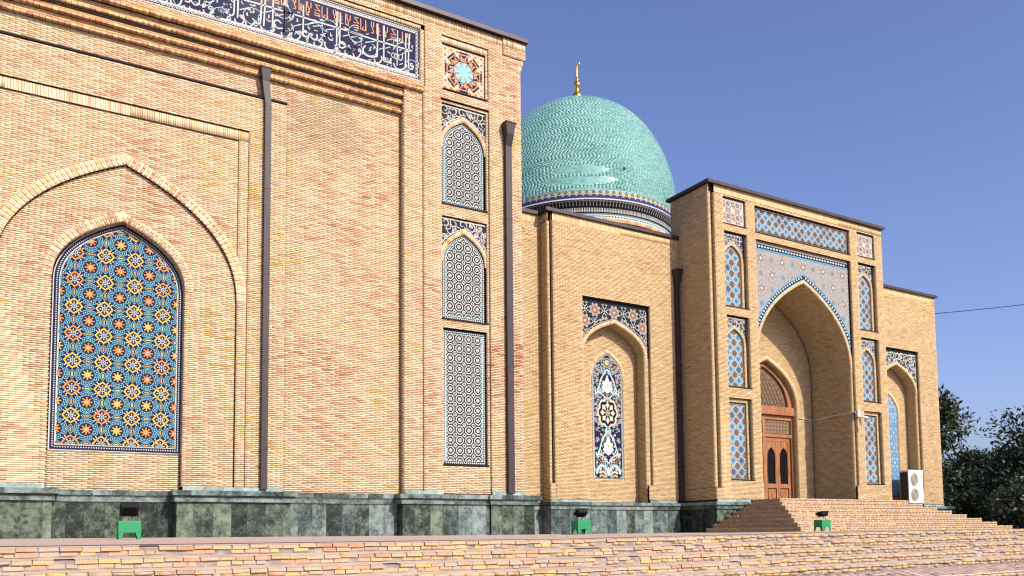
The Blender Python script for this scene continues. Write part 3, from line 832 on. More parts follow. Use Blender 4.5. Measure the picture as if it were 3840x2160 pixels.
def star_pattern_blue(p, outline, cell=.45, x0=0, z0=0, star='steel_blue', back='rust', strap='white_glaze', vary=True, nx=None, nz=None):
    xs = [a for a, b_ in outline]; zs = [b_ for a, b_ in outline]
    i0 = int(math.floor((min(xs) - x0) / cell)); i1 = int((max(xs) - x0) / cell) + 1; j0 = int(math.floor((min(zs) - z0) / cell)); j1 = int((max(zs) - z0) / cell) + 1
    w = cell * .06
    for i in range(i0, i1 + 1):
        for j in range(j0, j1 + 1):
            cx, cz = x0 + (i + .5) * cell, z0 + (j + .5) * cell
            f = lambda u, v: (cx + u * cell, cz + v * cell)
            sm = star
            if vary: sm = rng.choice([star, star, 'steel_blue', 'steel_blue', 'slate_blue', 'slate_blue'])
            p.star('star_tile', sm, f(0, 0), cell * .42, cell * .31, 8, 2, math.pi / 8 * 0)
            for k in range(8):
                a = math.pi / 4 * k + math.pi / 8
                p.add('petal', 'deep_navy', [f(.07 * math.cos(a), .07 * math.sin(a)), f(.15 * math.cos(a + .3), .15 * math.sin(a + .3)), f(.235 * math.cos(a), .235 * math.sin(a)), f(.15 * math.cos(a - .3), .15 * math.sin(a - .3))], 3)
            p.disc('petal', 'deep_navy', f(0, 0), cell * .055, 8, 3)
            for k in range(4):
                ca, sa = (1, 0, -1, 0)[k], (0, 1, 0, -1)[k]
                r_ = lambda u, v: f(u * ca - v * sa, u * sa + v * ca)
                p.rib('strapwork', strap, [r_(.5, -.18), r_(.39, -.1), r_(.34, 0), r_(.39, .1), r_(.5, .18)] if False else [r_(.5, .14), r_(.36, .14), r_(.30, .22), r_(.22, .30), r_(.14, .36), r_(.14, .5)], w, 4)
                p.rib('strapwork', strap, [r_(.36, -.14), r_(.44, 0), r_(.36, .14)], w, 4)
                p.add('bead_tile', back, [r_(.455, .19), r_(.40, .25), r_(.40, .31), r_(.455, .34), r_(.49, .3), r_(.49, .22)], 3)

def spandrel_scroll(p, outline, arch, ground='black_glaze', seed=1, w=.03, step=.34):
    rg = random.Random(seed)
    xs = [a for a, b_ in outline]; zs = [b_ for a, b_ in outline]
    z = max(zs) - step * .5; row = 0
    while z > min(zs):
        x = min(xs) + step * .45 + (step * .5 if row % 2 else 0)
        while x < max(xs):
            if abs(x - arch.c) > arch.hw(z - .05) + step * .1 or z > arch.za:
                s_ = rg.choice([1, -1]); a0 = rg.uniform(0, 6.28); pts = []
                for k in range(13):
                    t = k / 12; a = a0 + s_ * t * 7.0; rr = step * (.56 - .44 * t)
                    pts.append((x + rr * math.cos(a), z + rr * math.sin(a)))
                p.rib('scroll', 'white_glaze', pts, w, 2, taper=True)
                for k in range(5):
                    a = rg.uniform(0, 6.28); q = (x + step * .5 * math.cos(a), z + step * .5 * math.sin(a)); b_ = rg.uniform(0, 6.28)
                    p.rib('scroll', 'white_glaze', [q, (q[0] + .13 * step * math.cos(b_) , q[1] + .13 * step * math.sin(b_)), (q[0] + .3 * step * math.cos(b_ + .6), q[1] + .3 * step * math.sin(b_ + .6))], w * .9, 2, taper=True)
                if rg.random() < .4:
                    p.star('flower', 'white_glaze', (x, z), step * .24, step * .15, 6, 3); p.disc('flower', 'rust', (x, z), step * .11, 7, 4)
            x += step
        z -= step * .8; row += 1

def girih_bw(p, outline, cell=.5, x0=0, z0=0):
    """black and white stars and pentagons with rust stars (low wall spandrel)"""
    xs = [a for a, b_ in outline]; zs = [b_ for a, b_ in outline]
    i0 = int((min(xs) - x0) / cell) - 2; i1 = int((max(xs) - x0) / cell) + 2; j0 = int((min(zs) - z0) / cell) - 2; j1 = int((max(zs) - z0) / cell) + 2
    for i in range(i0, i1):
        for j in range(j0, j1):
            cx, cz = x0 + i * cell, z0 + j * cell
            if (i + j) % 2 == 0:
                p.star('star_tile', 'rust', (cx, cz), cell * .34, cell * .2, 8, 2); p.disc('star_tile', 'white_glaze', (cx, cz), cell * .09, 8, 3)
                for k in range(8):
                    a = math.pi / 4 * k + .39
                    q = (cx + cell * .48 * math.cos(a), cz + cell * .48 * math.sin(a))
                    p.disc('dot_tile', 'white_glaze', q, cell * .12, 6, 2, a); p.disc('dot_tile', 'black_glaze', q, cell * .075, 6, 3, a); p.disc('dot_tile', 'white_glaze', q, cell * .04, 6, 4, a)
                pts = []
                for k in range(16):
                    a = math.pi / 8 * k; rr = cell * (.42 if k % 2 == 0 else .30)
                    pts.append((cx + rr * math.cos(a), cz + rr * math.sin(a)))
                p.rib('strapwork', 'grey_glaze', pts, cell * .05, 4, True)
            else:
                for k in range(4):
                    a = math.pi / 2 * k
                    p.rib('strapwork', 'white_glaze', [(cx + cell * .42 * math.cos(a - .5), cz + cell * .42 * math.sin(a - .5)), (cx + cell * .14 * math.cos(a), cz + cell * .14 * math.sin(a)), (cx + cell * .42 * math.cos(a + .5), cz + cell * .42 * math.sin(a + .5))], cell * .05, 4)
                p.disc('dot_tile', 'white_glaze', (cx, cz), cell * .08, 6, 3)

def petal_spandrel(p, outline, cell=.92, x0=0, z0=0):
    """grey ground with white outlined petals and small blue rosettes (portal)"""
    xs = [a for a, b_ in outline]; zs = [b_ for a, b_ in outline]
    i0 = int((min(xs) - x0) / cell) - 2; i1 = int((max(xs) - x0) / cell) + 2; j0 = int((min(zs) - z0) / cell) - 2; j1 = int((max(zs) - z0) / cell) + 2
    for i in range(i0, i1):
        for j in range(j0, j1):
            cx, cz = x0 + i * cell, z0 + j * cell
            if (i + j) % 2 == 0:
                p.star('star_tile', 'white_glaze', (cx, cz), cell * .17, cell * .08, 8, 3); p.star('star_tile', 'black_glaze', (cx, cz), cell * .22, cell * .13, 8, 2)
                for k in range(8):
                    a = math.pi / 4 * k + .2
                    ca, sa = math.cos(a), math.sin(a)
                    r_ = lambda u, v: (cx + cell * (u * ca - v * sa), cz + cell * (u * sa + v * ca))
                    for nm, mt_, s_, ly in (('petal', 'black_glaze', 1.25, 2), ('petal', 'white_glaze', 1.0, 3), ('petal', 'brown_glaze', .5, 4)):
                        c0 = .37
                        p.add(nm, mt_, [r_(c0 - .115 * s_, 0), r_(c0 - .03 * s_, -.085 * s_), r_(c0 + .075 * s_, -.085 * s_), r_(c0 + .115 * s_, 0), r_(c0 + .075 * s_, .085 * s_), r_(c0 - .03 * s_, .085 * s_)], ly)
            else:
                p.disc('rosette', 'black_glaze', (cx, cz), cell * .17, 12, 2); p.star('rosette', 'white_glaze', (cx, cz), cell * .155, cell * .12, 10, 3); p.disc('rosette', 'deep_navy', (cx, cz), cell * .105, 10, 4)
                p.star('rosette', 'steel_blue', (cx, cz), cell * .095, cell * .04, 8, 5)
                for k in range(4):
                    a = math.pi / 4 + math.pi / 2 * k
                    q = (cx + cell * .33 * math.cos(a), cz + cell * .33 * math.sin(a))
                    p.rib('strapwork', 'steel_blue', [(q[0] - .06, q[1] + .04), q, (q[0] + .05, q[1] - .07)], cell * .035, 2)

# ------------------------------------------------------------------ 1  the tall hall on the left
hall = thing('brick_hall', (6.2, 24.4, 0), 'tall pale brick building at the left with big blue tiled arch and calligraphy band', 'building')
mo = MB(); bs = BrickSet(); bm_ = BrickSet()
core = MB(); core.box(-3.2, 14.80, 25.12, 38, 0, 17.55); core.box(-3.2, .35, 24.74, 25.12, 0, 13.1); core.box(3.9, 6.5, 24.74, 25.12, 0, 13.1); core.box(3.9, 14.80, 24.82, 25.12, 0, 17.3); core.box(-3.2, -2.35, 24.6, 25.12, 0, 17.3); core.box(-3.2, 14.8, 24.55, 24.82, 14.4, 17.3); core.box(-3.2, 14.8, 24.82, 25.12, 9.0, 17.3)
core.build('wall', 'mortar', hall)
BLK, STR, SPN, INF, REC, BAY, SY, PY = 24.50, 24.555, 24.615, 24.67, 24.95, 24.75, 24.46, 24.40
A_out = Arch(2.14, 3.31, 6.9, 10.62, 1.3); A_in = Arch(2.14, 3.03, 6.9, 10.34, 1.3)
W_out = Arch(2.11, 1.90, 7.0, 8.98, 7.0); W_in = Arch(2.11, 1.66, 7.0, 8.75, 1.3)
wall(bs, mo, frontP(BLK), [Rect(-2.4, 6.55, 1.3, 13.17)], [Rect(-1.19, 5.46, 1.3, 12.05)], 1.44, 13.17)
wall(bs, mo, frontP(STR), [Rect(5.18, 5.46, 1.3, 11.75), Rect(-1.19, -.9, 1.3, 11.75)], [], 1.44, 11.75)
soldiers(bs, mo, frontP(STR), -1.19, 5.46, 11.75, 12.05)
wall(bs, mo, frontP(SPN), [Rect(-.9, 5.18, 6.9, 11.75)], [A_out], 6.9, 11.75)
ring(bs, mo, STR, A_in, .285)
wall(bs, mo, frontP(INF), [A_in], [W_out, W_in], 1.44, 10.4)
ring(bs, mo, INF - .018, W_in, .24)
for Xr, y0, y1, z1 in ((5.46, BLK, STR, 12.05), (5.18, STR, SPN, 11.75), (3.77, INF, REC, 7.0)):
    wall(bs, mo, sideP(Xr), [Rect(y0, y1, 1.3, z1)], [], 1.44, z1)
soffit(bs, mo, W_in, INF - .018, REC)
wall(bs, mo, frontP(REC - .02), [Rect(.45, 3.77, 1.3, 2.36)], [], 1.32, 2.36)
wall(bs, mo, frontP(BAY), [Rect(6.55, 10.40, 1.3, 13.95), Rect(-2.4, 6.55, 13.17, 13.95)], [], 1.33, 13.95)
wall(bs, mo, sideP(10.40), [Rect(SY, BAY, 1.3, 14.45)], [], 1.33, 14.45)
wall(bs, mo, frontP(SY), [Rect(10.40, 11.07, 1.3, 14.74)], [], 1.44, 14.74)
wall(bs, mo, sideP(11.07), [Rect(PY, SY, 1.3, 14.74)], [], 1.44, 14.74)
# stepped mouldings above the bay
steps_m = [(13.93, 24.665, 10.40), (14.20, 24.595, 10.40), (14.46, 24.525, 10.40), (14.74, PY, 11.07)]
for k, (zb, Y, xe) in enumerate(steps_m):
    zt = steps_m[k + 1][0] if k < 3 else 14.98
    wall(bm_, mo, frontP(Y), [Rect(-2.4, xe, zb + .09, zt)], [], zb + .09, zt)
    mo.face([(-2.4, Y + .10, zb + .012), (xe, Y + .10, zb + .012), (xe, Y + .10, zb + .1), (-2.4, Y + .10, zb + .1)])
    mo.face([(-2.4, Y - .02, zb + .078), (xe, Y - .02, zb + .078), (xe, Y + .1, zb + .078), (-2.4, Y + .1, zb + .078)])
    x = -2.4
    while x < xe - .05:
        l = min(.148, xe - x)
        yy = Y - .065 + rng.uniform(-.006, .006)
        bm_.add([(x + .006, yy, zb + .012), (x + l - .006, yy, zb + .012), (x + l - .006, yy, zb + .078), (x + .006, yy, zb + .078)], (0, -1, 0), .14)
        x += .148
# upper band and right pier
INS = (-2.3, 11.13, 14.98, 17.07); STF = (11.74, 13.55, 15.02, 16.97); CLF = (11.70, 13.57, 1.3, 14.72)
wall(bs, mo, frontP(PY), [Rect(-2.4, 11.07, 14.98, 17.24), Rect(11.07, 14.86, 1.3, 17.24)], [Rect(*INS), Rect(*STF), Rect(*CLF)], 1.44, 17.24)
soldiers(bs, mo, frontP(PY), -2.4, 14.86, 17.24, 17.56)
wall(bs, mo, frontP(PY + .05), [Rect(*INS)], [Rect(-2.2, 10.98, 15.12, 16.93)], 14.98, 16.93)
soldiers(bs, mo, frontP(PY + .05), -2.3, 11.0, 16.93, 17.07)
wall(bs, mo, sideP(11.13), [Rect(PY, PY + .05, 14.98, 17.07)], [], 14.98, 17.07)
wall(bs, mo, frontP(PY + .05), [Rect(*STF)], [Rect(11.82, 13.45, 15.10, 16.70), Rect(11.74, 13.47, 16.70, 16.97)], 15.02, 16.97)
soldiers(bs, mo, frontP(PY + .05), 11.76, 13.47, 16.72, 16.95)
wall(bs, mo, sideP(13.55), [Rect(PY, PY + .05, 15.02, 16.97)], [], 15.02, 16.97)
CY = PY + .075
NI = [(11.77, 13.49, 11.10, 14.62), (11.77, 13.49, 7.17, 10.68), (11.80, 13.47, 2.30, 6.90)]
wall(bs, mo, frontP(CY), [Rect(*CLF)], [Rect(*q) for q in NI], 1.34, 14.72)
wall(bs, mo, sideP(13.57), [Rect(PY, CY, 1.3, 14.72)], [], 1.34, 14.72)
for q in NI: wall(bs, mo, sideP(q[1]), [Rect(CY, CY + .13, q[2], q[3])], [], q[2], q[3])
# corner corbel at the top right
wall(bs, mo, frontP(PY - .06), [Rect(14.13, 15.04, 16.93, 17.24)], [], 16.93, 17.24); soldiers(bs, mo, frontP(PY - .06), 14.13, 15.04, 17.24, 17.56)
wall(bs, mo, frontP(PY - .02), [Rect(14.84, 14.96, 16.72, 16.93)], [], 16.72, 16.93)
cq = MB(); cq.box(14.13, 15.02, PY - .045, 27, 16.94, 17.5); cq.box(14.8, 14.95, PY, 27, 16.72, 16.94); cq.box(14.8, 14.90, PY + .0, 27, 16.56, 16.72); cq.build('corbel', 'hall_brick', hall)
coping(hall, (-2.6, 15.14, PY - .16, 26.5), 17.71)
fl = MB(); fl.box(-2.4, 6.57, BLK - .03, BAY + .02, 13.17, 13.215); fl.build('flashing', 'black_metal', hall)
plinth(hall, [(-2.4, .43, 24.50, .42, .0, .32, .12, 24.9, 'green_marble'), (.45, 3.77, 24.93, .17, 0, 0, 0, 25.0, 'green_marble'), (3.77, 6.55, 24.50, .42, .32, .32, .12, 24.9, 'green_marble'),
              (6.55, 10.40, 24.75, .18, 0, 0, 0, 24.9, 'grey_marble'), (10.40, 11.75, 24.40, .36, .3, .3, .12, 24.8, 'green_marble'), (11.75, 13.57, 24.47, .36, 0, 0, 0, 24.8, 'grey_marble'),
              (13.57, 14.86, 24.40, .40, .3, .45, .12, 24.8, 'green_marble')])
# big tiled window panel
wo = Arch(2.13, 1.655, 6.95, 8.78, 2.36).outline()
p = Pat(REC - .03, wo)
inn = inset(wo, .17); pc = Pat(REC - .03, inn)
C_ = .742
for i in range(-3, 4):
    for j in range(-1, 11):
        cx, cz = 2.11 + (i - .5) * C_ , 2.58 + j * C_
        f = lambda u, v: (cx + u * C_, cz + v * C_)
        yl = rng.choice(['orange', 'yellow', 'yellow', 'gold_glaze'])
        # square rosette
        pc.rib('rosette', yl, [f(.27, 0), f(.15, .15), f(0, .27), f(-.15, .15), f(-.27, 0), f(-.15, -.15), f(0, -.27), f(.15, -.15)], C_ * .05, 3, True)
        for k in range(4):
            a = math.pi / 4 + math.pi / 2 * k
            pc.disc('rosette', 'green_glaze' if rng.random() < .6 else yl, f(.145 * math.cos(a), .145 * math.sin(a)), C_ * .048, 4, 4, a)
            pc.rib('leaf_tile', 'white_glaze', [f(.22 * math.cos(a - .2), .22 * math.sin(a - .2)), f(.33 * math.cos(a - .16), .33 * math.sin(a - .16))], C_ * .03, 3)
            pc.rib('leaf_tile', 'white_glaze', [f(.22 * math.cos(a + .2), .22 * math.sin(a + .2)), f(.33 * math.cos(a + .16), .33 * math.sin(a + .16))], C_ * .03, 3)
        pc.disc('dot_tile', 'white_glaze', f(0, 0), C_ * .085, 10, 5); pc.disc('dot_tile', 'navy', f(0, 0), C_ * .06, 10, 6); pc.disc('dot_tile', 'white_glaze', f(0, 0), C_ * .028, 8, 7)
        for k in range(8):
            a = math.pi / 4 * k
            pc.rib('dot_tile', 'white_glaze', [f(.08 * math.cos(a), .08 * math.sin(a)), f(.125 * math.cos(a), .125 * math.sin(a))], C_ * .018, 5)
            pc.disc('dot_tile', 'white_glaze', f(.14 * math.cos(a), .14 * math.sin(a)), C_ * .024, 6, 5)
        # star between four rosettes
        og = rng.choice(['orange', 'orange', 'gold_glaze'])
        pc.star('star_tile', og, f(.5, .5), C_ * .19, C_ * .085, 8, 3)
        for k in range(8):
            a = math.pi / 4 * k; pc.disc('star_tile', og, f(.5 + .165 * math.cos(a), .5 + .165 * math.sin(a)), C_ * .03, 4, 4, a)
        pc.disc('dot_tile', 'white_glaze', f(.5, .5), C_ * .045, 8, 5); pc.disc('dot_tile', 'navy', f(.5, .5), C_ * .02, 6, 6)
        ring_ = []
        for k in range(16):
            a = math.pi / 8 * k; rr = .245 if k % 2 == 0 else .205
            ring_.append(f(.5 + rr * math.cos(a + .39 * 0), .5 + rr * math.sin(a)))
        for k in range(8):
            a = math.pi / 4 * k + math.pi / 8
            q = f(.5 + .325 * math.cos(a), .5 + .325 * math.sin(a))
            pc.disc('dot_tile', 'white_glaze', q, C_ * .026, 5, 3)
            pent = [f(.5 + .325 * math.cos(a) + .085 * math.cos(a + t), .5 + .325 * math.sin(a) + .085 * math.sin(a + t)) for t in (math.pi, math.pi + 1.257, math.pi + 2.513, math.pi + 3.77, math.pi + 5.027)]
            pc.rib('strapwork', 'turquoise', pent, C_ * .021, 4, True)
            pc.rib('strapwork', 'turquoise', [f(.5 + .24 * math.cos(a), .5 + .24 * math.sin(a)), f(.5 + .27 * math.cos(a + .39), .5 + .27 * math.sin(a + .39)), f(.5 + .24 * math.cos(a + .785), .5 + .24 * math.sin(a + .785))], C_ * .021, 4)
        # spindle shapes on the edges
        for (u, v, hz) in ((.5, 0, 1), (0, .5, 0)):
            gx = lambda a, b_: f(u + a, v + b_) if hz else f(u + b_, v + a)
            pc.add('spindle', og, [gx(-.11, 0), gx(-.05, .035), gx(0, .022), gx(.05, .035), gx(.11, 0), gx(.05, -.035), gx(0, -.022), gx(-.05, -.035)], 3)
            pc.rib('strapwork', 'turquoise', [gx(-.17, 0), gx(-.08, .075), gx(.08, .075), gx(.17, 0), gx(.08, -.075), gx(-.08, -.075)], C_ * .021, 4, True)
            for e in (-1, 1):
                pc.disc('dot_tile', 'pale_blue', gx(0, .115 * e), C_ * .024, 3, 3)
                pc.rib('strapwork', 'turquoise', [gx(-.08, .075 * e), gx(0, .17 * e), gx(.08, .075 * e)], C_ * .019, 4)
for k_, v_ in pc.g.items(): p.g[k_] = v_
p.rib('border', 'white_glaze', inset(wo, .02), .025, 3, True); p.rib('border', 'white_glaze', inn, .03, 3, True); chain_border(p, inset(wo, .02), .15, .022, .062, lines=False)
p.build(hall, 'navy', 'window_panel', 'pointed tile panel of turquoise straps and orange stars on navy', .08)
# calligraphy band
io = rect(-2.2, 10.985, 15.115, 16.935)
p = Pat(PY + .09, io); bi = inset(io, .17)
p.rib('border', 'white_glaze', inset(io, .025), .03, 2, True); p.rib('border', 'white_glaze', bi, .04, 2, True)
rg = random.Random(3)
mid = inset(io, .1)
for a, b_ in zip(mid, mid[1:] + mid[:1]):
    a = np.array(a); b_ = np.array(b_); l = np.hypot(*(b_ - a)); d = (b_ - a) / l; nn = np.array([-d[1], d[0]]); s_ = .05
    while s_ < l:
        c = a + d * s_
        p.rib('border', 'white_glaze', [tuple(c - d * .06 - nn * .03), tuple(c - d * .02 + nn * .035), tuple(c + d * .03 - nn * .01), tuple(c + d * .06 + nn * .03)], .024, 2)
        if rg.random() < .5: p.disc('border', 'rust', tuple(c + d * .05 - nn * .02), .016, 5, 3)
        s_ += .135
for i in range(0, 48):
    x = -2.0 + i * .285
    if x < 10.8: p.rib('tile_joint', 'deep_navy', [(x, 15.29), (x, 16.76)], .008, 1)
for k in range(1, 6): p.rib('tile_joint', 'deep_navy', [(-2.0, 15.28 + k * .265), (10.81, 15.28 + k * .265)], .008, 1)
for c in range(19):                                      # pale blue tendrils behind the letters
    x = 2.2 + c * .47; z = 15.75 + .42 * math.sin(c * 2.3)
    pts = [(x + .36 * (1 - t * .6) * math.cos(t * 5.2 + c), z + .36 * (1 - t * .6) * math.sin(t * 5.2 + c)) for t in np.linspace(0, 1, 12)]
    p.rib('tendril', 'soft_turquoise', pts, .016, 2)
    for t in (3, 6, 9):
        q = pts[t]; a = c * 1.3 + t
        p.rib('tendril', 'soft_turquoise', [q, (q[0] + .06 * math.cos(a), q[1] + .06 * math.sin(a)), (q[0] + .11 * math.cos(a + .7), q[1] + .11 * math.sin(a + .7))], .03, 2, taper=True)
for w_, pts in INSC:
    if len(pts) > 3:
        P_ = np.array(pts); tt = np.arange(len(P_)); out = []
        for u in np.linspace(0, len(P_) - 1, (len(P_) - 1) * 4 + 1):      # smooth curve through the points
            i = min(int(u), len(P_) - 2); t = u - i
            p0, p1, p2, p3 = P_[max(i - 1, 0)], P_[i], P_[i + 1], P_[min(i + 2, len(P_) - 1)]
            out.append(tuple(.5 * ((2 * p1) + (-p0 + p2) * t + (2 * p0 - 5 * p1 + 4 * p2 - p3) * t * t + (-p0 + 3 * p1 - 3 * p2 + p3) * t ** 3)))
        pts = out
    p.rib('lettering', 'white_glaze', pts, w_ * .85, 4)
x = 10.62; KU = 0                                          # ornamental kufic line along the top
while x > 3.0:
    z0, z1 = 16.30, 16.66
    k = KU % 5
    r_ = lambda *q: p.rib('kufic_lettering', 'rust' if False else 'orange_pale', [(x - a * .30, z0 + b_ * .36) for a, b_ in q], .024, 3)
    if k == 0: r_((0, 1), (0, .62), (.12, .5), (.12, .3), (0, .2), (0, 0)); r_((.26, 1), (.26, .62), (.14, .5)); r_((-.02, 1), (.08, 1.04)); r_((.3, 0), (0, 0))
    elif k == 1: r_((.05, 1), (.05, 0), (.62, 0)); r_((.3, .3), (.42, .12), (.3, 0)); r_((.62, 1), (.62, 0))
    elif k == 2: r_((.0, .95), (.5, .95)); r_((.5, .95), (.0, .45), (.6, .45)); r_((.6, 0), (0, 0), (0, .2), (.6, .2))
    elif k == 3: r_((.1, 1), (.1, .55), (.3, .4), (.3, 0), (.6, 0)); r_((.45, 1), (.45, .55), (.3, .4)); r_((.6, 1), (.6, 0))
    else: r_((.1, .6), (.3, .6), (.3, 0), (.0, 0)); r_((.1, .35), (.3, .35)); r_((.5, 1), (.5, 0))
    x -= .255; KU += 1
p.build(hall, 'navy', 'calligraphy_panel', 'long navy tile band with white calligraphy', .06)
# square kufic star panel
so = rect(11.82, 13.45, 15.11, 16.70)
p = Pat(PY + .12, so)
cx, cz = 12.635, 15.905
for i in range(7):
    for j in range(7):
        q = (11.82 + (i + .5) * 1.63 / 7, 15.11 + (j + .5) * 1.59 / 7)
        p.star('star_tile', 'turq_light', q, .125, .085, 8, 1); p.disc('star_tile', 'orange_red', q, .062, 8, 2)
for k in range(8):
    a = math.pi / 2 - k * math.pi / 4 + .0
    ux, uz = math.cos(a), math.sin(a); vx, vz = -uz, ux
    f = lambda u, v: (cx + u * ux + v * vx, cz + u * uz + v * vz)
    p.add('ray', 'turq_light', [f(.0, 0), f(.34, .155), f(.42, 0), f(.34, -.155)], 3)
    p.rib('ray', 'rust', [f(.16, .02), f(.34, .10), f(.34, .02), f(.22, -.03)], .022, 4); p.rib('ray', 'orange', [f(.2, -.05), f(.36, -.09)], .02, 4)
    p.add('letter_block', 'deep_navy', [f(.36, -.165), f(.36, .165), f(.69, .165), f(.69, -.165)], 5)
    B_ = [[(.41, -.12), (.41, .02), (.52, .02)], [(.63, -.165), (.63, .165)], [(.47, .10), (.63, .10)], [(.47, .165), (.47, .10)], [(.55, -.07), (.47, -.07), (.47, -.02)], [(.55, -.12), (.63, -.12)], [(.53, .06), (.41, .06), (.41, .13)]]
    for s_ in B_: p.rib('lettering', 'orange_pale', [f(*q) for q in s_], .034, 6)
    p.rib('letter_block', 'deep_navy', [f(.70, -.165), f(.70, .165)], .03, 7)
p.star('ray', 'turq_light', (cx, cz), .20, .06, 8, 6, 0)
p.build(hall, 'orange_yellow', 'kufic_panel', 'square orange panel with eight black kufic blocks round a blue star', .05)
sl = MB(); sl.box(11.80, 13.50, PY - .01, PY + .1, 15.06, 15.105); sl.build('panel_sill', 'black_metal', hall)
# grey niches
for n_, (x0, x1, z0, z1) in enumerate(NI):
    zt = z1
    if n_ < 2:
        ca = (11.79 + 13.47) / 2
        dz = z1 - 14.62
        Ai = Arch(ca, .80, 13.10 + dz, 14.13 + dz, z0); sp = rect(x0, x1, 13.05 + dz, 14.62 + dz)
        ring(bs, mo, CY + .045, Ai, .15)
        q = Pat(CY + .06, sp, Arch(ca, .86, 13.1 + dz, 14.30 + dz, z0))
        spandrel_scroll(q, sp, Ai, seed=5 + n_, w=.028, step=.33)
        q.rib('border', 'white_glaze', [(x0 + .02, z1 - .05), (x1 - .05, z1 - .05), (x1 - .05, z1 - 1.3)], .03, 4)
        q.rib('border', 'white_glaze', [(ca + (x - ca) * 1.19, z + .19) for x, z in Ai.curve(14)], .03, 4); q.rib('border', 'white_glaze', [(ca - (x - ca) * 1.19, z + .19) for x, z in Ai.curve(14)], .03, 4)
        # spandrel plate with the arch left out
        pl_ = MB(); cv = Arch(ca, .86, 13.1 + dz, 14.2 + dz).curve(14)
        for s_ in (1, -1):
            poly = [(ca + s_ * (x - ca), z) for x, z in cv]; xe = x1 if s_ > 0 else x0
            for (a, b_) in zip(poly, poly[1:]):
                pl_.face([(a[0], CY + .06, a[1]), (xe, CY + .06, a[1]), (xe, CY + .06, b_[1]), (b_[0], CY + .06, b_[1])])
            pl_.face([(poly[-1][0], CY + .06, poly[-1][1]), (xe, CY + .06, poly[-1][1]), (xe, CY + .06, z1), (ca, CY + .06, z1)])
        base = pl_.build('spandrel_panel', 'black_glaze', hall)
        for (nm, mt_), mb in q.g.items(): mb.build(nm, mt_, base)['kind'] = 'stuff'
        ol = Arch(ca, .81, 13.08 + dz, 14.15 + dz, z0 + .05).outline()
    else:
        ol = rect(x0 + .02, x1 - .03, z0 + .05, z1 - .04)
    q = Pat(CY + .12, ol); iq = Pat(CY + .12, inset(ol, .12))
    niche_pattern_bw(iq, ol, .345, 12.63, z0 + .34)
    q.g.update(iq.g)
    q.rib('border', 'soft_turquoise', inset(ol, .115), .022, 4, True)
    chain_border(q, ol, .10, .034, .075, lines=False)
    q.build(hall, 'black_glaze', 'tile_panel', None, .05)
    sl = MB(); sl.box(x0 - .01, x1 + .03, CY - .03, CY + .12, z0 - .01, z0 + .045); sl.build('panel_sill', 'black_metal', hall)
mo.build('wall', 'mortar', hall)
print('hall bricks', bs.finish(hall, 'hall_brick', 'brick', 'brickwork'), bm_.finish(hall, 'moulding_brick', 'moulding_brick', 'moulding_brickwork', jit=.003))

# ------------------------------------------------------------------ arched bay used by the two low wings and the portal
def arched_bay(bs, mo, Y, fr, d1, c, w, zs, za, tr, Yback, zf):
    x0, x1, zb, zt = fr
    A = Arch(c, w, zs, za, zf); Yf = Y + d1
    wall(bs, mo, frontP(Yf), [Rect(x0, x1, zb, zs)], [A], zb, zs)
    ring(bs, mo, Yf - .012, A, tr)
    soffit(bs, mo, A, Yf, Yback)
    wall(bs, mo, sideP(c + w), [Rect(Yf, Yback, zf, zs)], [], zf, zs)
    P = (lambda u, z: (c - w, u, z)), (1, 0, 0)
    wall(bs, mo, P, [Rect(Yf, Yback, zf, zs)], [], zf, zs)
    wall(bs, mo, sideP(x1), [Rect(Y, Yf, zb, zt)], [], zb, zt)
    # soffit of the frame
    mo.face([(x0, Y, zt), (x1, Y, zt), (x1, Yf, zt), (x0, Yf, zt)])
    return A, Yf
def spandrel_plate(parent, mat, Y, c, cv, x0, x1, zt, pats, name='spandrel_panel', label=None):
    pl_ = MB()
    for s_ in (1, -1):
        poly = [(c + s_ * (x - c), z) for x, z in cv]; xe = x1 if s_ > 0 else x0
        for (a, b_) in zip(poly, poly[1:]):
            if (xe - a[0]) * s_ > 0: pl_.face([(a[0], Y, a[1]), (xe, Y, a[1]), (xe, Y, b_[1]), (b_[0], Y, b_[1])])
        pl_.face([(poly[-1][0], Y, poly[-1][1]), (xe, Y, poly[-1][1]), (xe, Y, zt), (c, Y, zt)])
    base = pl_.build(name, mat, parent)
    if label: base['label'] = label
    for (nm, mt_), mb in pats.g.items(): mb.build(nm, mt_, base)['kind'] = 'stuff'
    return base

# ------------------------------------------------------------------ 2  low wing between hall and portal
LY = 28.7
low = thing('brick_wing', (22.5, LY, 0), 'low brick wall with a deep pointed niche below the turquoise dome', 'building', )
mo = MB(); bs = BrickSet()
core = MB(); core.box(14.82, 18.85, 29.4, 41, 0, 13.55); core.box(18.85, 26.0, 29.6, 41, 0, 13.6); core.box(18.92, 20.4, 28.76, 29.6, 0, 13.6); core.box(24.32, 26.0, 28.76, 29.6, 0, 13.6); core.box(18.92, 26, 28.9, 29.6, 10.3, 13.6)
core.build('wall', 'mortar', low)
LF = (20.48, 24.22, 2.10, 10.22)
wall(bs, mo, frontP(LY + .62), [Rect(14.8, 18.82, 1.32, 13.3)], [], 1.32, 13.3); soldiers(bs, mo, frontP(LY + .62), 14.8, 18.82, 13.3, 13.65)
lA = Arch(22.30, 1.67, 7.85, 9.26, 1.3)
wall(bs, mo, frontP(LY), [Rect(18.98, 26.05, 1.32, 13.3)], [Rect(*LF), Rect(22.30 - 1.67, 22.30 + 1.67, 1.3, 2.1)], 1.44, 13.3); soldiers(bs, mo, frontP(LY), 18.98, 26.05, 13.3, 13.65)
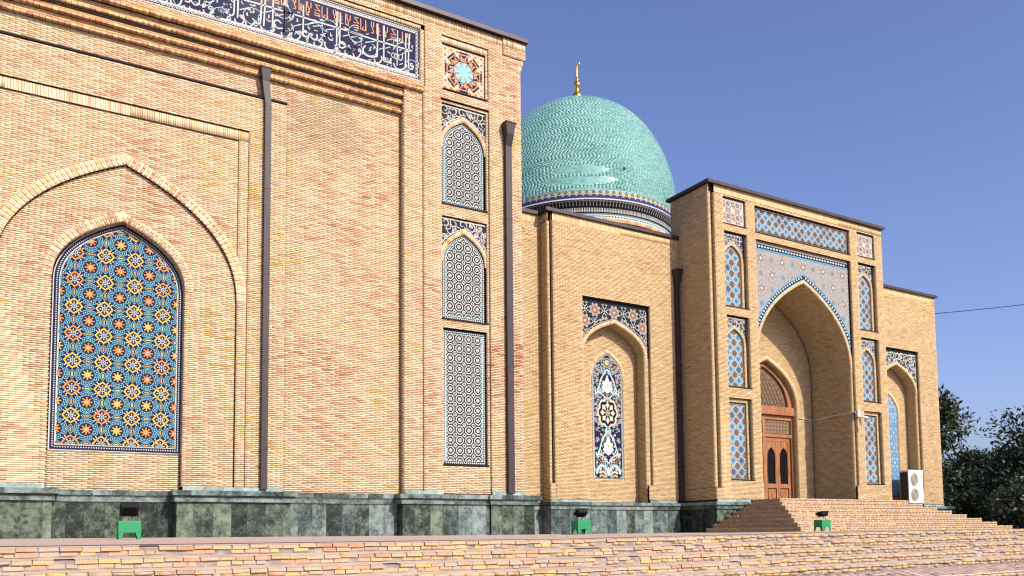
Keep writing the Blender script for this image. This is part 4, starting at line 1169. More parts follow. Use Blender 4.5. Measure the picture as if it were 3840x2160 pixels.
# notched corner with a slim pier
wall(bs, mo, sideP(18.98), [Rect(LY, LY + .25, 2.1, 13.3)], [], 2.1, 13.65)
wall(bs, mo, frontP(LY + .06), [Rect(18.74, 18.85, 2.1, 13.25)], [], 2.1, 13.25)
wall(bs, mo, frontP(LY + .25), [Rect(18.85, 18.98, 2.1, 13.65)], [], 2.1, 13.65)
wall(bs, mo, sideP(18.74), [Rect(LY + .06, LY + .62, 2.1, 13.25)], [], 2.1, 13.25)
wall(bs, mo, sideP(18.74), [Rect(LY, LY + .62, 1.3, 2.1)], [], 1.3, 2.1); wall(bs, mo, frontP(LY), [Rect(18.74, 18.98, 1.3, 2.1)], [], 1.44, 2.1)
soldiers(bs, mo, sideP(18.74), LY + .03, LY + .62, 13.3, 13.65)
A, Yf = arched_bay(bs, mo, LY, LF, .16, lA.c, lA.w, lA.zs, lA.za, .17, LY + .78, 1.32)
wall(bs, mo, frontP(LY + .78), [Rect(20.6, 24.0, 1.3, 9.3)], [Arch(22.33, .85, 7.0, 8.06, 2.37), Arch(22.33, 1.0, 7.0, 8.24, 7.0)], 1.3, 9.3)
bA = Arch(22.33, .83, 7.0, 8.05, 2.37); ring(bs, mo, LY + .77, bA, .16)
sp = rect(20.50, 24.14, 7.86, 10.05)
q = Pat(Yf - .004, sp, Arch(lA.c, lA.w + .02, lA.zs, lA.za + .02, 1)); girih_bw(q, sp, .53, 22.3, 9.75)
for s_ in (1, -1): q.rib('border', 'black_glaze', [(lA.c + s_ * (x - lA.c) * 1.13, z + .2) for x, z in lA.curve(18)], .07, 6); q.rib('border', 'white_glaze', [(lA.c + s_ * (x - lA.c) * 1.13, z + .2) for x, z in lA.curve(18)], .02, 7)
q.rib('border', 'white_glaze', [(24.08, 7.9), (24.08, 10.0)], .03, 6)
spandrel_plate(low, 'black_glaze', Yf - .004, lA.c, Arch(lA.c, lA.w, lA.zs, lA.za).curve(16), 20.48, 24.14, 10.22, q, label='black and white star tile spandrel with rust stars')
# arabesque panel
ol = bA.outline(); p = Pat(LY + .80, ol)
rg = random.Random(11)
pin = Pat(LY + .80, inset(ol, .06))
def mirror_rib(nm, mt_, pts, w, ly, taper=False):
    pin.rib(nm, mt_, [(22.33 + x, z) for x, z in pts], w, ly, taper=taper); pin.rib(nm, mt_, [(22.33 - x, z) for x, z in pts], w, ly, taper=taper)
for k in range(150):
    x = rg.uniform(.03, .74); z = rg.uniform(2.45, 7.75); a0 = rg.uniform(0, 6.28); s_ = rg.choice([1, -1]); R0 = rg.uniform(.07, .14)
    mirror_rib('vine', 'cream' if rg.random() < .5 else 'white_glaze', [(x + R0 * (1 - .6 * t) * math.cos(a0 + s_ * 5 * t), z + R0 * (1 - .6 * t) * math.sin(a0 + s_ * 5 * t)) for t in np.linspace(0, 1, 9)], .014, 2)
    a = rg.uniform(0, 6.28); mirror_rib('vine', 'soft_turquoise', [(x, z), (x + .05 * math.cos(a), z + .05 * math.sin(a)), (x + .08 * math.cos(a + .9), z + .08 * math.sin(a + .9))], .022, 2, True)
for k in range(26):
    x = rg.uniform(.2, .68); z = rg.uniform(2.6, 7.6)
    for s_ in (1, -1): pin.star('flower', rg.choice(['gold_glaze', 'orange', 'cream']), (22.33 + s_ * x, z), .055, .03, 6, 3)
pin.disc('sun', 'white_glaze', (22.33, 7.62), .21, 18, 3); pin.disc('sun', 'navy', (22.33, 7.62), .185, 18, 4); pin.star('sun', 'cream', (22.33, 7.62), .16, .085, 12, 5); pin.disc('sun', 'gold_glaze', (22.33, 7.62), .085, 10, 6)
for zc in (6.62, 3.85):                                   # two pale palmettes in ogee frames
    mirror_rib('palmette', 'soft_turquoise', [(0, zc + .72), (.12, zc + .55), (.34, zc + .25), (.44, zc - .05), (.52, zc - .25), (.40, zc - .40), (.22, zc - .28)], .055, 4)
    mirror_rib('palmette', 'white_glaze', [(.44, zc - .12), (.30, zc - .42), (.10, zc - .62), (0, zc - .78)], .05, 4)
    mirror_rib('palmette', 'soft_turquoise', [(.50, zc - .34), (.62, zc - .42), (.66, zc - .28)], .06, 4)
    pin.add('palmette', 'pale_tile', [(22.33 + x, zc + z) for x, z in ((0, -.40), (.16, -.30), (.30, -.16), (.22, -.02), (.26, .14), (.12, .16), (0, .46), (-.12, .16), (-.26, .14), (-.22, -.02), (-.30, -.16), (-.16, -.30))], 5)
    pin.add('palmette', 'soft_turquoise', [(22.33 + x, zc + z) for x, z in ((0, -.24), (.12, -.14), (.13, .04), (0, .30), (-.13, .04), (-.12, -.14))], 6)
    pin.add('palmette', 'gold_glaze', [(22.33 + x, zc + z) for x, z in ((0, -.10), (.05, 0), (0, .16), (-.05, 0))], 7)
lob = []
for k in range(48):
    a = 2 * math.pi * k / 48; rr = .50 + .085 * abs(math.cos(4 * a)) ; lob.append((22.33 + rr * math.cos(a) * .92, 5.36 + rr * math.sin(a) * 1.12))
pin.add('rosette', 'deep_navy', lob, 3); pin.rib('rosette', 'cream', lob, .06, 4, True)
for k in range(8):
    a = math.pi / 4 * k; ca, sa = math.cos(a), math.sin(a)
    f = lambda u, v: (22.33 + .92 * (u * ca - v * sa), 5.36 + 1.12 * (u * sa + v * ca))
    pin.add('rosette', 'cream', [f(.16, 0), f(.26, .06), f(.32, .12), f(.37, .05), f(.45, 0), f(.37, -.05), f(.32, -.12), f(.26, -.06)], 5); pin.disc('rosette', 'cream', f(.115, 0), .03, 6, 5)
pin.disc('rosette', 'gold_glaze', (22.33, 5.36), .06, 8, 5)
mirror_rib('palmette', 'soft_turquoise', [(0, 4.72), (.10, 4.62), (.14, 4.52), (.05, 4.50)], .06, 4); mirror_rib('palmette', 'white_glaze', [(0, 5.95), (.10, 5.85), (0, 6.0)], .04, 4)
mirror_rib('palmette', 'soft_turquoise', [(.05, 2.75), (.20, 2.95), (.42, 3.0), (.58, 2.85), (.66, 2.62)], .09, 4); mirror_rib('palmette', 'white_glaze', [(.12, 2.55), (.3, 2.72), (.5, 2.68)], .06, 4)
mirror_rib('flower', 'gold_glaze', [(.22, 2.5), (.36, 2.56), (.5, 2.5)], .07, 4); pin.add('palmette', 'soft_turquoise', [(22.33, 2.52), (22.43, 2.66), (22.33, 2.98), (22.23, 2.66)], 5)
p.g.update(pin.g)
p.rib('border', 'white_glaze', inset(ol, .012), .018, 5, True); p.rib('border', 'white_glaze', inset(ol, .06), .018, 5, True); chain_border(p, ol, .06, .012, .04, lines=False)
p.build(low, 'navy', 'tile_panel', 'tall narrow navy tile panel with white arabesque medallions', .06)
coping(low, (18.62, 26.02, LY - .1, 41), 13.80); coping(low, (14.80, 18.70, LY + .52, 41), 13.797)
plinth(low, [(14.8, 18.7, LY + .62, .15, 0, 0, 0, LY + .75, 'grey_marble'), (18.74, 20.6, LY, .28, .2, 0, .11, LY + .5, 'grey_marble'), (20.6, 24.0, LY, .28, 0, 0, 0, LY + .8, 'grey_marble'), (24.0, 25.6, LY, .28, 0, 0, .11, LY + .5, 'grey_marble')])
mo.build('wall', 'mortar', low)
print('low bricks', bs.finish(low, 'wing_brick', 'brick', 'brickwork'))

# ------------------------------------------------------------------ 3  portal
QY = 26.6
por = thing('portal_building', (32.15, QY, 0), 'brick entrance portal with deep pointed vault and carved wooden door', 'building')
mo = MB(); bs = BrickSet()
ZF = 1.43
core = MB()
core.box(26.04, 28.6, 27.0, 29.15, 0, 15.6); core.box(35.8, 38.05, 27.0, 29.15, 0, 15.6); core.box(26.04, 38.05, 26.78, 29.15, 13.7, 15.6); core.box(26.3, 38.0, 29.75, 41, 0, 13.6); core.box(26.04, 29.9, 29.3, 29.75, 0, 13.6); core.box(34.5, 38.05, 29.3, 29.75, 0, 13.6); core.box(26.04, 38.05, 29.3, 29.75, 9.0, 13.6)
core.box(28.6, 29.2, 26.85, 29.15, 12.6, 13.7); core.box(34.9, 35.8, 26.85, 29.15, 12.6, 13.7)
core.build('wall', 'mortar', por)
BIG = (28.87, 35.58, 2.20, 13.55); VA = Arch(32.18, 3.27, 7.9, 11.95, ZF)
BAND = (28.85, 35.56, 13.86, 15.12)
colL = [(26.85, 28.27, 13.93, 15.17), (26.86, 28.31, 10.12, 13.60), (26.88, 28.32, 6.46, 9.74), (26.88, 28.32, 2.30, 6.00)]
colR = [(x0 + 9.27, x1 + 9.23, z0, z1) for x0, x1, z0, z1 in colL]
holes = [Rect(*BIG), Rect(*BAND), Rect(VA.c - VA.w, VA.c + VA.w, ZF, 2.2)] + [Rect(*q) for q in colL + colR]
wall(bs, mo, frontP(QY), [Rect(26.30, 38.10, 1.32, 15.27)], holes, 1.44, 15.27); soldiers(bs, mo, frontP(QY), 26.30, 38.10, 15.27, 15.64)
wall(bs, mo, sideP(26.30), [Rect(QY, QY + .3, 1.95, 15.27)], [], 1.95, 15.6)
wall(bs, mo, frontP(QY + .07), [Rect(26.00, 26.13, 1.95, 15.25)], [], 1.95, 15.25)
wall(bs, mo, frontP(QY + .3), [Rect(26.13, 26.30, 1.95, 15.6)], [], 1.95, 15.6)
wall(bs, mo, sideP(26.00), [Rect(QY + .07, 29.15, 1.95, 15.25)], [], 1.95, 15.25); wall(bs, mo, sideP(26.00), [Rect(QY, 29.15, 1.32, 1.95)], [], 1.4, 1.95); wall(bs, mo, frontP(QY), [Rect(26.0, 26.30, 1.3, 1.95)], [], 1.44, 1.95)
soldiers(bs, mo, sideP(26.00), QY + .06, 29.15, 15.25, 15.6)
A, Yf = arched_bay(bs, mo, QY, BIG, .14, VA.c, VA.w, VA.zs, VA.za, .15, 29.2, ZF)
DA = Arch(32.2, 2.10, 6.3, 8.68, ZF)
wall(bs, mo, frontP(29.2), [VA], [DA, Arch(32.2, 2.3, 6.3, 8.9, 6.3)], ZF, 12)
ring(bs, mo, 29.19, DA, .2); soffit(bs, mo, DA, 29.2, 29.65); wall(bs, mo, sideP(34.30), [Rect(29.2, 29.75, ZF, 6.3)], [], ZF, 6.3)
# spandrel of the vault
sp = rect(28.90, 35.47, 7.9, 13.40)
q = Pat(Yf - .004, sp, Arch(VA.c, VA.w + .02, VA.zs, VA.za + .02, 1))
petal_spandrel(q, rect(28.97, 35.40, 7.9, 13.1), .72, 32.18, 12.75)
for wd, mt_, ly, off in ((.30, 'black_glaze', 6, 1.075), (.05, 'turq_bright', 8, 1.125), (.03, 'turq_bright', 8, 1.05)):
    for s_ in (1, -1): q.rib('border', mt_, [(VA.c + s_ * (x - VA.c) * off, VA.zs + (z - VA.zs) * (1 + (off - 1) * .95)) for x, z in VA.curve(26)], wd if wd < .1 else .2, ly)
for s_ in (1, -1):
    cv = np.array(VA.curve(300)); sg = np.concatenate([[0], np.cumsum(np.linalg.norm(np.diff(cv, axis=0), axis=1))])
    for d in np.arange(.1, sg[-1], .17):
        x = np.interp(d, sg, cv[:, 0]); z = np.interp(d, sg, cv[:, 1]); q.disc('border_dot', 'white_glaze', (VA.c + s_ * (x - VA.c) * 1.085, VA.zs + (z - VA.zs) * 1.08), .05, 6, 8, sx=1.2)
q.add('border', 'black_glaze', [(28.9, 13.2), (35.47, 13.2), (35.47, 13.4), (28.9, 13.4)], 6); q.rib('border', 'turq_bright', [(28.9, 13.17), (35.42, 13.17)], .05, 8)
q.add('border', 'black_glaze', [(35.38, 8.0), (35.47, 8.0), (35.47, 13.2), (35.38, 13.2)], 6)
for x in np.arange(29.0, 35.4, .2): q.disc('border_dot', 'white_glaze', (x, 13.30), .05, 6, 8, sx=1.5)
for z in np.arange(8.2, 13.1, .2): q.disc('border_dot', 'white_glaze', (35.43, z), .035, 5, 8)
q.rib('border', 'turq_bright', [(35.36, 8.4), (35.36, 13.15)], .03, 8)
spandrel_plate(por, 'spandrel_grey', Yf - .004, VA.c, VA.curve(24), 28.88, 35.47, 13.55, q, label='pale grey tile spandrel with petals and blue edging over the vault')
# band panel
def frame_panel(x0, x1, z0, z1, Y, d, right=.1, top=.0):
    wall(bs, mo, sideP(x1), [Rect(Y, Y + d, z0, z1)], [], z0, z1)
    sl = MB(); sl.box(x0 - .01, x1 + .03, Y - .02, Y + d, z0 - .012, z0 + .03); sl.build('panel_sill', 'black_metal', por)
    mo.face([(x0, Y, z1), (x1, Y, z1), (x1, Y + d, z1), (x0, Y + d, z1)]); mo.face([(x0, Y + d, z0), (x1, Y + d, z0), (x1, Y + d, z1), (x0, Y + d, z1)])
frame_panel(*BAND, QY, .17)
bo = rect(28.87, 35.46, 13.90, 15.10); p = Pat(QY + .1, bo); pi = Pat(QY + .1, inset(bo, .11))
star_pattern_blue(pi, inset(bo, .11), .4555, 28.98, 14.045)
p.g.update(pi.g); p.rib('border', 'black_glaze', inset(bo, .05), .09, 3, True); chain_border(p, bo, .1, .022, .09, lines=False)
p.build(por, 'slate_glaze', 'tile_panel', 'long horizontal tile band of blue stars and white straps', .05)
for ci, cols in enumerate((colL, colR)):
    for k, (x0, x1, z0, z1) in enumerate(cols):
        if k == 0:
            frame_panel(x0, x1, z0, z1, QY, .13)
            so = rect(x0 + .01, x1 - .06, z0 + .03, z1 - .03); p = Pat(QY + .09, so); pi = Pat(QY + .09, inset(so, .09))
            star_pattern_blue(pi, so, (x1 - x0 - .25) / 2, x0 + .1, z0 + .12, star='grey_glaze', back='rust', strap='brown_glaze', vary=False)
            p.g.update(pi.g); chain_border(p, so, .09, .02, .075, lines=False); p.build(por, 'stone_grey', 'tile_panel', None, .04)
            continue
        frame_panel(x0, x1, z0, z1, QY, .26)
        xi = x1 - .24                                   # inner brick frame set back, with arch or flat head
        Yi = QY + .13
        if k < 3:
            ca = (x0 + xi) / 2; zt = z1 - .10
            Ai = Arch(ca, (xi - x0) / 2 - .03, z1 - 1.28, z1 - .58, z0)
            wall(bs, mo, frontP(Yi), [Rect(x0, xi + .09, z0, z1 - 1.28)], [Ai], z0, z1)
            ring(bs, mo, Yi - .01, Ai, .10); soffit(bs, mo, Ai, Yi, QY + .22); wall(bs, mo, sideP(Ai.c + Ai.w), [Rect(Yi, QY + .22, z0, z1 - 1.28)], [], z0, z1)
            sp2 = rect(x0, xi + .03, z1 - 1.28, z1 - .06); q = Pat(Yi - .003, sp2, Arch(Ai.c, Ai.w + .08, Ai.zs, Ai.za + .1, z0)); spandrel_scroll(q, sp2, Ai, seed=20 + k + 5 * ci, w=.026, step=.26)
            q.rib('border', 'white_glaze', [(x0 + .02, z1 - .1), (xi, z1 - .1), (xi, z1 - 1.2)], .025, 4)
            for s_ in (1, -1): q.rib('border', 'white_glaze', [(Ai.c + s_ * (x - Ai.c) * 1.16, z + .15) for x, z in Ai.curve(12)], .03, 4)
            spandrel_plate(por, 'black_glaze', Yi - .003, Ai.c, Ai.curve(12), x0, xi + .09, z1 - .0, q)
            ol = Arch(Ai.c, Ai.w - .002, Ai.zs, Ai.za - .005, z0 + .03).outline()
        else:
            wall(bs, mo, frontP(Yi), [Rect(x0, xi + .09, z0, z1)], [Rect(x0, xi - .01, z0, z1 - .22)], z0, z1)
            wall(bs, mo, sideP(xi - .01), [Rect(Yi, QY + .22, z0, z1 - .22)], [], z0, z1)
            ol = rect(x0 + .01, xi - .02, z0 + .03, z1 - .23)
        p = Pat(QY + .2, ol); pi = Pat(QY + .2, inset(ol, .075))
        cw = (max(x for x, z in ol) - min(x for x, z in ol) - .15) / 2
        star_pattern_blue(pi, ol, cw, min(x for x, z in ol) + .075, z0 + .12)
        p.g.update(pi.g); p.rib('border', 'black_glaze', inset(ol, .035), .06, 3, True); chain_border(p, ol, .07, .02, .07, lines=False)
        p.build(por, 'slate_glaze', 'tile_panel', None, .05)
coping(por, (25.84, 38.26, QY - .13, 29.3), 15.76)
plinth(por, [(26.0, 28.6, QY, .34, .40, 0, .11, 29.0, 'green_marble'), (35.6, 38.1, QY, .34, 0, .40, .11, 29.0, 'grey_marble')])
boxobj('threshold', 'grey_marble', por, 28.3, 36.1, QY - .33, 29.75, 1.15, ZF - .002)
# carved door under a lattice tympanum
dr = MB(); DY = 29.56
door = boxobj('door', 'carved_wood', por, 29.98, 34.36, DY + .10, DY + .16, ZF, 6.0)
def dbox(nm, mt_, x0, x1, y0, y1, z0, z1, bev=.008): return boxobj(nm, mt_, door, x0, x1, y0, y1, z0, z1, bevel=bev)
dbox('beam', 'carved_wood', 29.9, 34.42, DY - .22, DY + .10, 5.93, 6.36, .02)
for x in (29.98, 32.1, 34.18): dbox('door_frame', 'carved_wood', x, x + .18, DY - .04, DY + .10, ZF, 5.93)
dbox('door_frame', 'carved_wood', 29.98, 34.36, DY - .05, DY + .10, 4.80, 4.96); dbox('door_frame', 'carved_wood', 29.98, 34.36, DY - .05, DY + .10, 5.70, 5.93)
for x0 in (30.16, 32.28):
    lat = boxobj('lattice', 'lattice_back', door, x0, x0 + 1.82, DY + .05, DY + .09, 4.97, 5.70)
    lm_ = MB()
    for i in range(9):
        xa = x0 + i * .2275
        lm_.box(xa - .012, xa + .012, DY + .02, DY + .05, 4.97, 5.70)
    for i in range(4): lm_.box(x0, x0 + 1.82, DY + .015, DY + .045, 5.02 + i * .19, 5.05 + i * .19)
    for i in range(8):
        for j in range(4):
            cx, cz = x0 + .114 + i * .2275, 5.06 + j * .19
            lm_.prism([(cx - .07, cz), (cx, cz - .06), (cx + .07, cz), (cx, cz + .06)], DY + .01, DY + .04)
    lb = lm_.build('lattice_bars', 'lattice_wood', lat); lb['kind'] = 'stuff'
    for lx in (x0, x0 + .91):
        w = .905
        for nm, b_ in (('stile', (lx, lx + .13, ZF + .02, 4.79)), ('stile', (lx + w - .13, lx + w, ZF + .02, 4.79)), ('rail', (lx + .13, lx + w - .13, ZF + .02, 1.56)), ('rail', (lx + .13, lx + w - .13, 2.2, 2.42)), ('rail', (lx + .13, lx + w - .13, 4.6, 4.79))):
            dbox(nm, 'carved_wood', b_[0], b_[1], DY + .02, DY + .09, b_[2], b_[3])
        boxobj('glass_pane', 'dark_glass', door, lx + .13, lx + w - .13, DY + .075, DY + .09, 2.42, 4.6)
        ga = Arch(lx + w / 2, .29, 3.85, 4.30, 2.42); cv = ga.curve(12); hd = MB()
        for s_ in (1, -1):
            poly = [(ga.c + s_ * (x - ga.c), z) for x, z in cv]; xe = ga.c + s_ * (w / 2 - .13)
            for a, b_ in zip(poly, poly[1:]): hd.prism([(a[0], a[1]), (xe, a[1]), (xe, b_[1]), (b_[0], b_[1])] if s_ > 0 else [(xe, a[1]), (a[0], a[1]), (b_[0], b_[1]), (xe, b_[1])], DY + .045, DY + .08)
            hd.prism([(min(ga.c, xe), poly[-1][1]), (max(ga.c, xe), poly[-1][1]), (max(ga.c, xe), 4.6), (min(ga.c, xe), 4.6)], DY + .045, DY + .08)
        hd.build('pane_head', 'carved_wood', door)
        am = MB(); 
        for s_ in (1, -1): am.tube([(ga.c + s_ * (x - ga.c), DY + .04, z) for x, z in [(ga.c + .29, 2.44)] + cv], .022, 5)
        am.build('pane_moulding', 'carved_wood', door)
        boxobj('door_panel', 'carved_wood', door, lx + .19, lx + w - .19, DY + .03, DY + .09, 1.66, 2.12, bevel=.02)
        pm = MB()
        for i in range(3):
            for j in range(3): pm.prism([(lx + .30 + i * .15 - .05, 1.76 + j * .13), (lx + .30 + i * .15, 1.71 + j * .13), (lx + .30 + i * .15 + .05, 1.76 + j * .13), (lx + .30 + i * .15, 1.81 + j * .13)], DY + .015, DY + .04)
        pm.build('carving', 'carved_wood', door)
    hm = MB(); hm.tube([(x0 + .97, DY - .02, 2.9), (x0 + .97, DY - .07, 2.95), (x0 + .97, DY - .07, 3.15), (x0 + .97, DY - .02, 3.2)], .015, 6); hm.build('handle', 'black_metal', door)
ty = Arch(32.2, 2.02, 6.36, 8.55, 6.36)
q = MB(); q.prism(ty.outline(20), DY + .05, DY + .1); tym = q.build('tympanum', 'lattice_back', por)
fr_ = MB(); cv = ty.curve(30)
for s_ in (1, -1):
    for (a, b_) in zip(cv, cv[1:]):
        A_, B_ = np.array([ty.c + s_ * (a[0] - ty.c), a[1]]), np.array([ty.c + s_ * (b_[0] - ty.c), b_[1]])
        ia, ib = ty.c + (A_[0] - ty.c) * .86, ty.c + (B_[0] - ty.c) * .86
        za_, zb_ = 6.36 + (A_[1] - 6.36) * .93, 6.36 + (B_[1] - 6.36) * .93
        pl_ = [(A_[0], A_[1]), (B_[0], B_[1]), (ib, zb_), (ia, za_)]
        fr_.prism(pl_ if s_ > 0 else pl_[::-1], DY - .10, DY + .06)
fr_.build('arch_frame', 'carved_wood', tym)
lt = MB(); inn = Arch(32.2, 1.76, 6.36, 8.38, 6.36)
for z in np.arange(6.45, 8.4, .062):
    h = inn.hw(z + .03)
    if h > .05: lt.box(32.2 - h, 32.2 + h, DY + .03, DY + .05, z, z + .022)
for j in range(8):
    for i in range(-8, 9):
        cx, cz = 32.2 + i * .25 + (.125 if j % 2 else 0), 6.55 + j * .24
        if abs(cx - 32.2) + .12 < inn.hw(cz + .12):
            for s_ in (1, -1): lt.prism([(cx - .125, cz - .012 * s_), (cx, cz + .12 * s_ - .014), (cx, cz + .12 * s_ + .014), (cx - .125, cz + .012 * s_ + .012)][::1], DY + .0, DY + .035); lt.prism([(cx, cz + .12 * s_ - .014), (cx + .125, cz - .012 * s_), (cx + .125, cz + .012 * s_ + .012), (cx, cz + .12 * s_ + .014)], DY + .0, DY + .035)
lt.build('lattice_bars', 'lattice_wood', tym)['kind'] = 'stuff'
mo.build('wall', 'mortar', por)
print('portal bricks', bs.finish(por, 'wing_brick', 'brick', 'brickwork'))

# ------------------------------------------------------------------ 4  right wing
rw = thing('brick_wing', (42, LY, 0), 'low brick wall at the far right with a half hidden niche and air conditioner', 'building')
mo = MB(); bs = BrickSet()
core = MB(); core.box(38.05, 45.75, 29.6, 41, 0, 13.5); core.box(38.05, 40.2, 28.76, 29.6, 0, 13.5); core.box(44.2, 45.75, 28.76, 29.6, 0, 13.5); core.box(38.05, 45.75, 28.95, 29.6, 10.3, 13.5); core.build('wall', 'mortar', rw)
cW = 42.2; RF = (cW - 1.82, cW + 1.84, 2.24, 10.18)
wall(bs, mo, frontP(LY), [Rect(39.5, 45.80, 1.32, 13.25)], [Rect(*RF), Rect(cW - 1.67, cW + 1.67, 1.3, 2.24)], 1.44, 13.25); soldiers(bs, mo, frontP(LY), 39.5, 45.80, 13.25, 13.58)
A, Yf = arched_bay(bs, mo, LY, RF, .16, cW, 1.67, 7.75, 9.30, .17, LY + .78, 1.32)
bB = Arch(cW, .85, 6.6, 7.75, 1.9)
wall(bs, mo, frontP(LY + .78), [Rect(cW - 1.7, cW + 1.7, 1.3, 9.4)], [bB, Arch(cW, 1.0, 6.6, 7.92, 6.6)], 1.3, 9.4); ring(bs, mo, LY + .77, bB, .16)
sp = rect(RF[0], RF[1] - .06, 7.76, 10.02); q = Pat(Yf - .004, sp, Arch(cW, 1.7, 7.75, 9.35, 1)); spandrel_scroll(q, sp, A, seed=44, w=.045, step=.42)
q.rib('border', 'white_glaze', [(RF[1] - .1, 7.9), (RF[1] - .1, 9.95), (RF[0], 9.95)], .035, 5)
spandrel_plate(rw, 'black_glaze', Yf - .004, cW, A.curve(14), RF[0], RF[1] - .05, 10.18, q)
ol = bB.outline(); p = Pat(LY + .80, ol); pi = Pat(LY + .80, inset(ol, .06))
for i in range(-2, 3):
    for j in range(0, 14):
        cx, cz = cW + i * .42, 2.1 + j * .43
        up = cz > 6.2
        pi.rib('scroll', 'turquoise' if not up else 'pale_blue', [(cx + .19 * math.cos(t), cz + .19 * math.sin(t)) for t in np.linspace(0, 5.6, 12)], .03, 2)
        pi.star('flower', 'cream' if (i + j) % 2 else 'orange', (cx, cz), .10, .05, 6, 3); pi.disc('flower', 'rust', (cx, cz), .04, 6, 4)
        pi.star('flower', 'yellow' if not up else 'pale_blue', (cx + .21, cz + .21), .10, .05, 6, 2); pi.disc('flower', 'rust', (cx + .21, cz + .215), .035, 6, 4)
p.g.update(pi.g); p.rib('border', 'rust', inset(ol, .03), .05, 5, True); p.build(rw, 'blue', 'tile_panel', 'narrow blue and orange flowered tile panel', .05)
coping(rw, (38.3, 45.98, LY - .12, 41), 13.72)
plinth(rw, [(38.3, 40.5, LY, .30, 0, 0, .1, LY + .5, 'grey_marble'), (40.5, 43.9, LY, .30, 0, 0, 0, LY + .82, 'grey_marble'), (43.9, 45.80, LY, .36, 0, .5, .1, LY + 6, 'grey_marble')])
mo.build('wall', 'mortar', rw)
print('right bricks', bs.finish(rw, 'wing_brick', 'brick', 'brickwork'))

# ------------------------------------------------------------------ 5  portal stairs (three sided)
st = MB(); sb = BrickSet()
cxs = 32.15
for k in range(8):
    t = 7 - k                                             # 0 = top
    x0 = 27.75 - .386 * t; x1 = 36.55 + .386 * t; yf = 24.68 - .478 * t; zt = (8 - t) * (ZF / 8) - .004; zb = zt - ZF / 8
    st.box(x0 + .014, x1 - .014, yf + .014, 26.35, zb - .01, zt - .01)
    h = (zt - zb) / 2
    for c in range(2):
        za_, zb_ = zb + c * h, zb + (c + 1) * h
        x = x0 - rng.uniform(0, .2)
        while x < x1:
            l = rng.uniform(.21, .27) if c else rng.choice([.13, .2, .24, .26])
            a, b_ = max(x, x0), min(x + l, x1); x += l
            if b_ - a < .05: continue
            g_ = rng.uniform(.008, .02); dz = rng.uniform(-.005, .003)
            sb.add([(a + g_ / 2, yf + rng.uniform(-.006, .006), za_ + .006), (b_ - g_ / 2, yf, za_ + .006), (b_ - g_ / 2, yf, zb_ - (0 if c else .008) + dz), (a + g_ / 2, yf, zb_ - (0 if c else .008) + dz)], (0, -1, 0), .05)
        for sx, xx in ((-1, x0), (1, x1)):
            y = yf
            while y < 26.3:
                l = rng.uniform(.2, .27)
                a, b_ = y, min(y + l, 26.3); y += l
                sb.add([(xx, a + .006, za_ + .006), (xx, b_ - .006, za_ + .006), (xx, b_ - .006, zb_ - (0 if c else .008)), (xx, a + .006, zb_ - (0 if c else .008))], (sx, 0, 0), .05)
so_ = st.build('stairs', 'step_mortar')
tag(so_, 'three sided brick stairs rising to the portal door', 'stairs')
sb.finish(so_, 'step_brick', 'brick', 'brickwork', jit=.003)

# ------------------------------------------------------------------ 6  dome
DX, DYY = 29.83, 42.0
dome = thing('domed_drum', (DX, DYY, 13.5), 'turquoise tiled dome with gold finial rising behind the low brick wall', 'dome')
prof = [(6.02, 18.78), (6.055, 19.3), (6.06, 20.0), (6.03, 20.87), (5.93, 21.62), (5.67, 22.57), (5.22, 23.71), (4.53, 24.89), (3.67, 25.85), (2.55, 26.62), (1.3, 27.12), (.35, 27.36), (0.02, 27.40)]
pr = np.array(prof)
# smooth the profile
tt = np.concatenate([[0], np.cumsum(np.linalg.norm(np.diff(pr, axis=0), axis=1))]); total = tt[-1]
def prof_at(s):
    i = min(max(np.searchsorted(tt, s) - 1, 0), len(pr) - 2); t = (s - tt[i]) / (tt[i + 1] - tt[i])
    p0, p1, p2, p3 = pr[max(i - 1, 0)], pr[i], pr[i + 1], pr[min(i + 2, len(pr) - 1)]
    return .5 * ((2 * p1) + (-p0 + p2) * t + (2 * p0 - 5 * p1 + 4 * p2 - p3) * t * t + (-p0 + 3 * p1 - 3 * p2 + p3) * t ** 3)
gm = MB(); gm.lathe([(r_ - .02, z_ - 13.5) for r_, z_ in [prof_at(s) for s in np.linspace(0, total, 50)]], (DX, DYY, 13.5), 96)
shell_ = gm.build('dome_shell', 'dome_grout', dome, smooth=True)
ds = BrickSet(); th = .083
rows = int(total / th)
HOLE = None
for i in range(rows):
    (r0, z0), (r1, z1) = prof_at(i * th), prof_at((i + 1) * th)
    if r1 < .12: break
    rm = (r0 + r1) / 2; n = max(8, int(2 * math.pi * rm / .215)); ph0 = rng.random()
    nz = np.array([z1 - z0, -(r1 - r0)]); nz = nz / np.hypot(*nz)
    for k in range(n):
        a0 = 2 * math.pi * (k + ph0) / n; a1 = 2 * math.pi * (k + 1 + ph0) / n; am = (a0 + a1) / 2
        if math.sin(am) > .55: continue
        g_ = 0
        q = [(DX + r0 * math.cos(a0 + g_), DYY + r0 * math.sin(a0 + g_), z0), (DX + r0 * math.cos(a1 - g_), DYY + r0 * math.sin(a1 - g_), z0), (DX + r1 * math.cos(a1 - g_), DYY + r1 * math.sin(a1 - g_), z1), (DX + r1 * math.cos(a0 + g_), DYY + r1 * math.sin(a0 + g_), z1)]
        tl = 0
        ds.add(q, (nz[0] * math.cos(am + tl), nz[0] * math.sin(am + tl), nz[1]), .02)
print('dome', ds.finish(dome, 'dome_tile', 'tile', 'tiling', jit=.0, out=.0))
